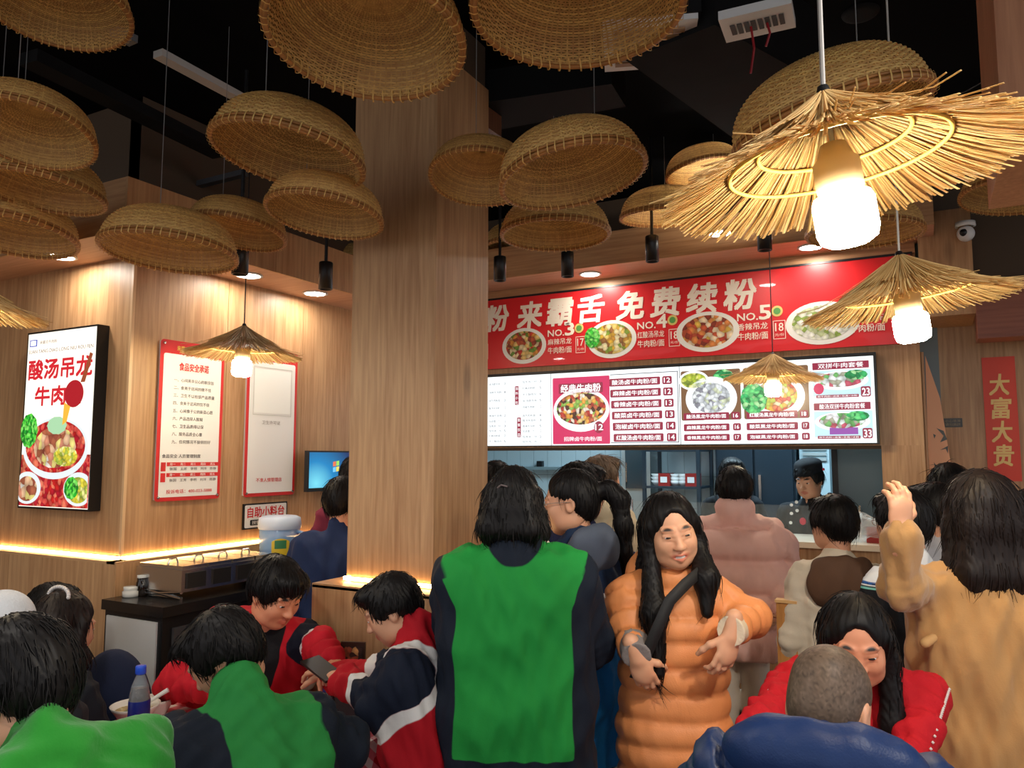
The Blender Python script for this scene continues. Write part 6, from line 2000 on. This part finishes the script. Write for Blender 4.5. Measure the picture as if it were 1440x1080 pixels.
# 8, 9 kitchen staff
K = person('kitchen worker in black half hidden behind the man in pink', (1030, 668, 5.75), 10, 5, 0, 'm', ('short', dict(h=.0075, vol=1.02)), body=0, jacket=dict(color=(16, 18, 24)), h=.018, skin=('tan', (196, 146, 116)))
K = person('cook in a black beret and black buttoned jacket looking down behind the counter', (1138, 676, 5.35), -28, 14, 0, 'm', ('short', dict(h=.0075, vol=.93)), body=-20, bulk=1.1, sw=.19,
           jacket=dict(color=(16, 17, 22), ch=.05), h=.014, skin=('tan', (196, 146, 116)))
HM = K['RM']
hat = Sdf().ell((0, .012, .075), (.088, .108, .060)).ell((0, .02, .115), (.085, .10, .040), k=.03).cone((0, -.085, .055), (0, -.09, .058), .02, .02, k=.06).cut((0, 0, .042), (0, -.15, -1))
V, Fq = hat.mesh(.009)
link('beret', new_mesh('beret', K['Hc'] + (V + vnormals(V, Fq) * folds(V, 4, .003)[:, None]) @ HM.T - K['base'], Fq, cloth_mat('black_beret', (20, 22, 28)), True), K['t'])
mb = MB()
for i, (x, y) in enumerate(((1113, 710), (1113, 722), (1112, 735), (1120, 706), (1121, 718))):
    mb.lathe([(0, .004), (.011, .003), (.011, 0)], 10)
    n = 30
    vv = np.array(mb.V[-n:])[:, [0, 2, 1]] * np.array([1, -1, 1])
    mb.V[-n:] = [tuple(W(x, y, 5.18) + q - K['base']) for q in vv]
link('button', new_mesh('button', mb.V, mb.F, WHITE), K['t'])['kind'] = 'stuff'
for (x, y, rx) in ((1129, 733, .022), (1158, 660, .009)):
    c = W(x, y, 5.17 if rx > .01 else 5.26)
    q = Sdf().ell(c, (rx, .006, rx * 1.2)).mesh(.004)
    link('emblem', new_mesh('emblem', q[0] - K['base'], q[1], mat('red_emblem', S(190, 30, 60), .5), True), K['t'])

# 10 boy with brown hood
K = person('boy with a black bowl cut, brown hood hanging over a cream padded jacket', (1172, 737, 3.4), -148, 6, 0, 'm', ('short', dict(h=.0062, vol=1.02)), body=-168, bulk=1.02, hem=.2, sw=.155,
           jacket=dict(color=(216, 204, 184), disp=quilt(.10, .010, .5, True), ch=.02, mat=dict(rough=.7)), h=.013, trousers=(70, 64, 60))
hood_part(K, (92, 66, 50), rx=.145, ry=.07, rz=.125, back=.095, up=-.075, tilt=.15, fold=.008)
# 11 white and black jacket with glasses
K = person('youth with glasses in a white topped black jacket with blue stripes, from behind', (1270, 735, 2.95), -140, 4, 0, 'm', ('short', dict(h=.006, vol=1.0)), body=-140, bulk=1.0, hem=.22, sw=.15,
           jacket=dict(color=(18, 19, 24), regs=[((224, 226, 228), bands(1.19, 3)), ((40, 84, 150), bands(1.182, 1.193)), ((120, 190, 180), bands(1.166, 1.176)), ((230, 232, 232), bands(1.176, 1.182))], ch=.03), h=.012)
glasses(K)
# 12 youth between
K = person('youth with glasses and black hair looking left beside the woman in tan', (1312, 722, 3.25), -118, 8, 0, 'm', ('short', dict(h=.0068)), body=-150, bulk=1.1, jacket=dict(color=(190, 190, 194)), h=.016)
glasses(K)
# 13 tall head at the back
K = person('tall black haired youth at the back in front of the right wall', (1336, 688, 3.9), 175, 0, 0, 'm', ('short', dict(h=.007, vol=1.05, mess=1.6)), body=178, jacket=dict(color=(34, 36, 44)), h=.018)
# 14 woman in tan coat
K = person('woman with long dark hair in a camel coat raising one hand, seen from behind', (1378, 722, 2.3), -158, 2, 0, 'f', ('long', dict(len=.24, h=.0056, vol=1.06, strands=700, mess=.6, sl=1.8, back=1.4, fwd=.03, tip=.010)), HAIRBR, body=-165, bulk=1.22, sw=.182, hem=.62, scale=.97, width=1.08,
           jacket=dict(color=(186, 140, 88), fold=.006, ff=12, name='camel_coat', mat=dict(rough=.9, sheen=.3)), h=.011, neck=.17,
           arms={'L': (W(1268, 826, 2.16), W(1264, 752, 2.10)), 'R': (W(1486, 900, 2.36), W(1470, 985, 2.52))}, hcurl=1.0, hand_dir={'L': (UP + R0 * .08, -F0 + R0 * .2, R0)}, skin=('fair', (232, 178, 142)))
s = Sdf().cone(W(1300, 905, 2.16), W(1312, 897, 2.17), .013, .012, k=.004)
soft_part(K, 'belt_loop', s, cloth_mat('belt_loop', (196, 152, 100)), .006)
s = Sdf().cone(W(1256, 747, 2.09), W(1276, 745, 2.09), .0055)
soft_part(K, 'cuff_label', s, cloth_mat('cuff_label', (220, 206, 184)), .004, .0)
# 15 right edge
K = person('dark haired person cut off by the right edge behind the woman in tan', (1452, 735, 2.95), 178, 0, 0, 'f', ('long', dict(len=.12, h=.007)), body=180, jacket=dict(color=(150, 130, 110)), h=.018)

# 16 seated woman in red
K = person('seated woman with long black hair bending her head, red beaded sweater', (1204, 902, 2.06), 4, 20, 0, 'f', ('long', dict(len=.34, h=.0055, strands=600, mess=.4, sl=1.5, fwd=-.01)), body=2, sit=True, lean=.16, bulk=1.0, sw=.185, hem=.10, scale=.95, neck=.10, nfwd=.06,
           jacket=dict(color=(186, 22, 34), fold=.005, name='sweater', mat=dict(bump=.6, bscale=180)), h=.011, skin=('rosy', (226, 158, 122)),
           arms={'R': (W(1062, 1030, 1.95), W(1110, 1120, 1.80)), 'L': (W(1292, 1030, 1.98), W(1262, 1130, 1.82))})
for q, sgn in (('R', -1), ('L', 1)):
    mb = MB()
    a, b_, c = K['Sh'][q], K['El'][q], K['Wr'][q]
    out = R0 * sgn
    for i in range(30):
        u = i / 29
        p_ = a + (b_ - a) * (u * 1.6) if u < .625 else b_ + (c - b_) * ((u - .625) / .375)
        p_ = p_ + (out * .62 + UP * .55 - FW * .45) * .066 * (1 - .2 * u)
        mb.lathe([(0, -.0045), (.0045, 0), (0, .0045)], 6, p_ - K['base'])
    link('beading', new_mesh('beading', mb.V, mb.F, mat('white_bead', (.75, .68, .64), .4), True), K['t'])['kind'] = 'stuff'
# 17 seated man in navy puffer
K = person('seated man with cropped grey hair in a navy quilted jacket', (1166, 1000, 1.50), 160, 36, 0, 'm', ('buzz', dict(h=.0055)), HAIRG, body=176, sit=True, lean=.10, bulk=1.25, sw=.20, hem=.10, neck=.05, nfwd=.075, scale=.95,
           jacket=dict(color=(22, 44, 86), disp=quilt(.12, .030, .8, True), collar=False, fold=.005, mat=dict(rough=.45, spec=.4)), h=.010, width=1.1)
hood_part(K, (22, 44, 88), rx=.175, ry=.07, rz=.075, back=.065, up=.005, tilt=.7, m=cloth_mat('navy_hood', (24, 46, 90), rough=.45), fold=.005)

# 18 left foreground in green fleece
K = person('black haired person in a plain green fleece at the lower left corner', (22, 972, 1.40), -130, 30, 0, 'm', ('short', dict(h=.0055, vol=1.06, mess=1.0, strands=800, sl=.75)), body=-150, sit=True, lean=.08, bulk=1.2, sw=.18, hem=.1, neck=.095, nfwd=.07, scale=.97,
           jacket=dict(color=(40, 140, 44), fold=.006, ff=12, ch=.02, cr=.062, mat=dict(rough=.95, sheen=.3)), h=.011)
# 19 boy with navy sleeves and green back bending over the table
def green_vest(c):
    sd = np.maximum(-.004 - c['arm'] + .0, c['v'] - .07)
    sd = np.maximum(sd, -(c['u'] + .075))
    sd = np.maximum(sd, c['u'] - .17)
    return np.minimum(sd, dome(c) - .10)
K = person('boy in a green and navy jacket bending low over the left table', (316, 920, 1.92), -112, 40, 8, 'm', ('short', dict(h=.0055, vol=.95, strands=600, sl=.7)), body=-158, sit=True, lean=.20, bulk=1.2, sw=.18, hem=.1, neck=.13, nfwd=.07, scale=.90, arms={'L': (W(300, 1045, 1.92), W(245, 1030, 2.10)), 'R': (W(488, 1050, 2.0), W(440, 1000, 2.25))},
           jacket=dict(color=NAVY, regs=[((40, 132, 62), green_vest)], fold=.006, ff=12, ch=.05, cr=.066), h=.011)
# 20 boy in red jacket facing us
def rj_navy(c):
    return np.maximum(np.maximum(-.01 - c['along'], c['along'] - .125), c['arm'] - .02)
def rj_white(c):
    return np.maximum(np.maximum(.125 - c['along'], c['along'] - .165), c['arm'] - .02)
def rj_white2(c):
    return np.maximum(np.maximum(-.04 - c['along'], c['along'] + .01), c['arm'] - .02)
K = person('boy in red jacket with navy and white sleeve bands, facing us over his bowl', (388, 834, 2.85), 38, 28, 0, 'm', ('short', dict(h=.0058, vol=1.04, strands=600, mess=.6)), body=14, sit=True, lean=.14, side=-.12, bulk=1.22, sw=.19, hem=.1, neck=.115, nfwd=.06,
           jacket=dict(color=REDJ, regs=[((24, 28, 44), rj_navy), (WHT, rj_white), (WHT, rj_white2), ((18, 18, 22), lambda c: np.maximum(np.maximum(np.abs(c['u']) - .05, -c['v']), .12 - c['w']))], fold=.006), h=.012, skin=('rosy', (226, 158, 122)),
           arms={'R': (W(246, 962, 2.74), W(325, 968, 2.55)), 'L': (W(452, 908, 2.80), W(468, 930, 2.66))}, hcurl=1.1)
# 21 boy in red jacket in profile
def r2_navy(c):
    return np.maximum(c['along'] - .20, c['arm'] - .015)
def r2_white(c):
    return np.minimum(np.maximum(np.maximum(.20 - c['along'], c['along'] - .235), c['arm'] - .015), np.maximum(np.maximum(c['arm'] - .05, .015 - c['arm']), c['along'] - .235))
K = person('boy in profile with a phone, red jacket with navy white-edged shoulder', (552, 856, 2.42), -98, 30, 0, 'm', ('short', dict(h=.0058, vol=.94, strands=600, sl=.7)), body=-112, sit=True, lean=.10, bulk=1.25, sw=.185, hem=.12, neck=.12, nfwd=.05, scale=.88,
           jacket=dict(color=(178, 20, 34), regs=[((20, 28, 46), r2_navy), (WHT, r2_white)], fold=.006, ch=.05), h=.011,
           arms={'L': (W(533, 990, 2.24), W(484, 957, 2.44)), 'R': (W(500, 960, 2.55), W(470, 950, 2.60))}, hcurl=1.0)
ph = W(466, 948, 2.5)
o = MB().box(-.036, .036, -.075, .075, -.004, .004).build('phone', BLACKM)
o.location = tuple(ph + np.array([-.04, .0, .012])); o.rotation_euler = (.25, -.1, math.radians(75)); tag(o, 'black phone held low over the table by the boy in profile', 'phone')
# 22 girl with the beaded hair tie
K = person('girl with a beaded hair tie and dark clothes beside the navy backpack', (90, 884, 2.62), 118, 12, 0, 'f', ('bob', dict(len=.10, h=.006, strands=500)), HAIRBR, body=120, sit=True, lean=.04, bulk=1.2, hem=.1, neck=.14, scale=.95,
           jacket=dict(color=(22, 26, 34), fold=.006), h=.014)
mb = MB()
for i in range(14):
    a = math.pi * i / 13
    q = np.array([.066 * math.cos(a) * 1.0, .050, .112 + .030 * math.sin(a)])
    mb.lathe([(.007 * math.sin(v), -.007 * math.cos(v)) for v in np.linspace(0, math.pi, 6)], 8, K['Hc'] + K['RM'] @ q - K['base'])
link('beaded_hair_tie', new_mesh('beaded_hair_tie', mb.V, mb.F, mat('pearl', (.62, .58, .56), .25), True), K['t'])['kind'] = 'stuff'
soft_part(K, 'cream_scarf', Sdf().cone(K['Nk'] + K['f'] * .06 + K['s'] * .03, K['Nk'] + K['f'] * .09 - K['s'] * .06, .035, .04).cone(K['Nk'] + K['f'] * .06 + K['s'] * .03 - K['r'] * .05, K['Nk'] + K['f'] * .09 - K['s'] * .06, .03, .04), cloth_mat('cream_scarf', (226, 196, 150)), .009)
# backpack beside her on a stool
bp = W(158, 940, 2.85); stool(bp[0], bp[1], 'round oak stool carrying the navy backpack')
s = Sdf().ell((0, 0, .24), (.16, .11, .26), k=.02).ell((0, -.09, .16), (.12, .06, .14), k=.03).cut((0, 0, .012), (0, 0, -1))
V, Fq = s.mesh(.012)
t = thing('backpack', 'round topped navy backpack with a yellow strap by the white counter panel', 'backpack', (bp[0], bp[1], .4505), math.radians(20))
link('bag_body', new_mesh('bag_body', V - np.array([0, 0, .012]) + vnormals(V, Fq) * folds(V, 8, .005)[:, None], Fq, cloth_mat('backpack', (24, 34, 62)), True), t)
MB().tube([(-.12, -.06, .40), (-.13, -.12, .34), (-.125, -.145, .22), (-.10, -.13, .10)], .011, 8).build('strap', cloth_mat('yellow_strap', (206, 160, 84)), t)
# 23 man in the long navy coat by the wall
K = person('person in a long navy coat, partly hidden by the left edge of the pillar', (484, 706, 3.9), 140, 8, 0, 'm', ('short', dict(h=.007)), body=160, bulk=1.25, sw=.19, hem=.5, jacket=dict(color=(30, 46, 84), name='coat', fold=.008, ff=9, regs=[(WHT, lambda c: np.maximum(np.abs(c['u'] + .13) - .028, 1.30 - c['z']))]), h=.014)
K = person('dark haired person behind the pillar edge, under the wall monitor', (500, 672, 4.5), -170, 0, 0, 'm', ('short', dict(h=.0075)), body=180, jacket=dict(color=(120, 40, 60)), h=.018)
# 24 more diners at the far left
K = person('diner in a white knitted hat behind the green fleece at the left edge', (2, 900, 2.12), 160, 10, 0, 'm', None, body=170, sit=True, lean=.05, bulk=1.1, hem=.1, jacket=dict(color=(34, 36, 42)), h=.018, scale=.95)
hat = Sdf().ell((0, .016, .05), (.086, .104, .092)).ell((0, .05, .0), (.08, .07, .05), k=.03).cut((0, 0, .0), (0, -.3, -1))
V, Fq = hat.mesh(.008)
link('knitted_hat', new_mesh('knitted_hat', K['Hc'] + V @ K['RM'].T - K['base'], Fq, cloth_mat('white_knit', (206, 208, 212), bump=1.0, bscale=150), True), K['t'])
K = person('small child with black hair seated by the wall behind the girl with beads', (74, 858, 3.25), 60, 5, 0, 'm', ('short', dict(h=.0075)), body=60, sit=True, pz=.55, jacket=dict(color=(40, 40, 48)), h=.018, scale=.88)
K = person('diner in a black padded jacket at the left edge, by the oak wall', (-62, 800, 2.7), 100, 0, 0, 'm', ('short', dict(h=.0075)), body=110, sit=True, lean=.03, bulk=1.35, jacket=dict(color=(14, 14, 16), disp=quilt(.11, .012)), h=.018)
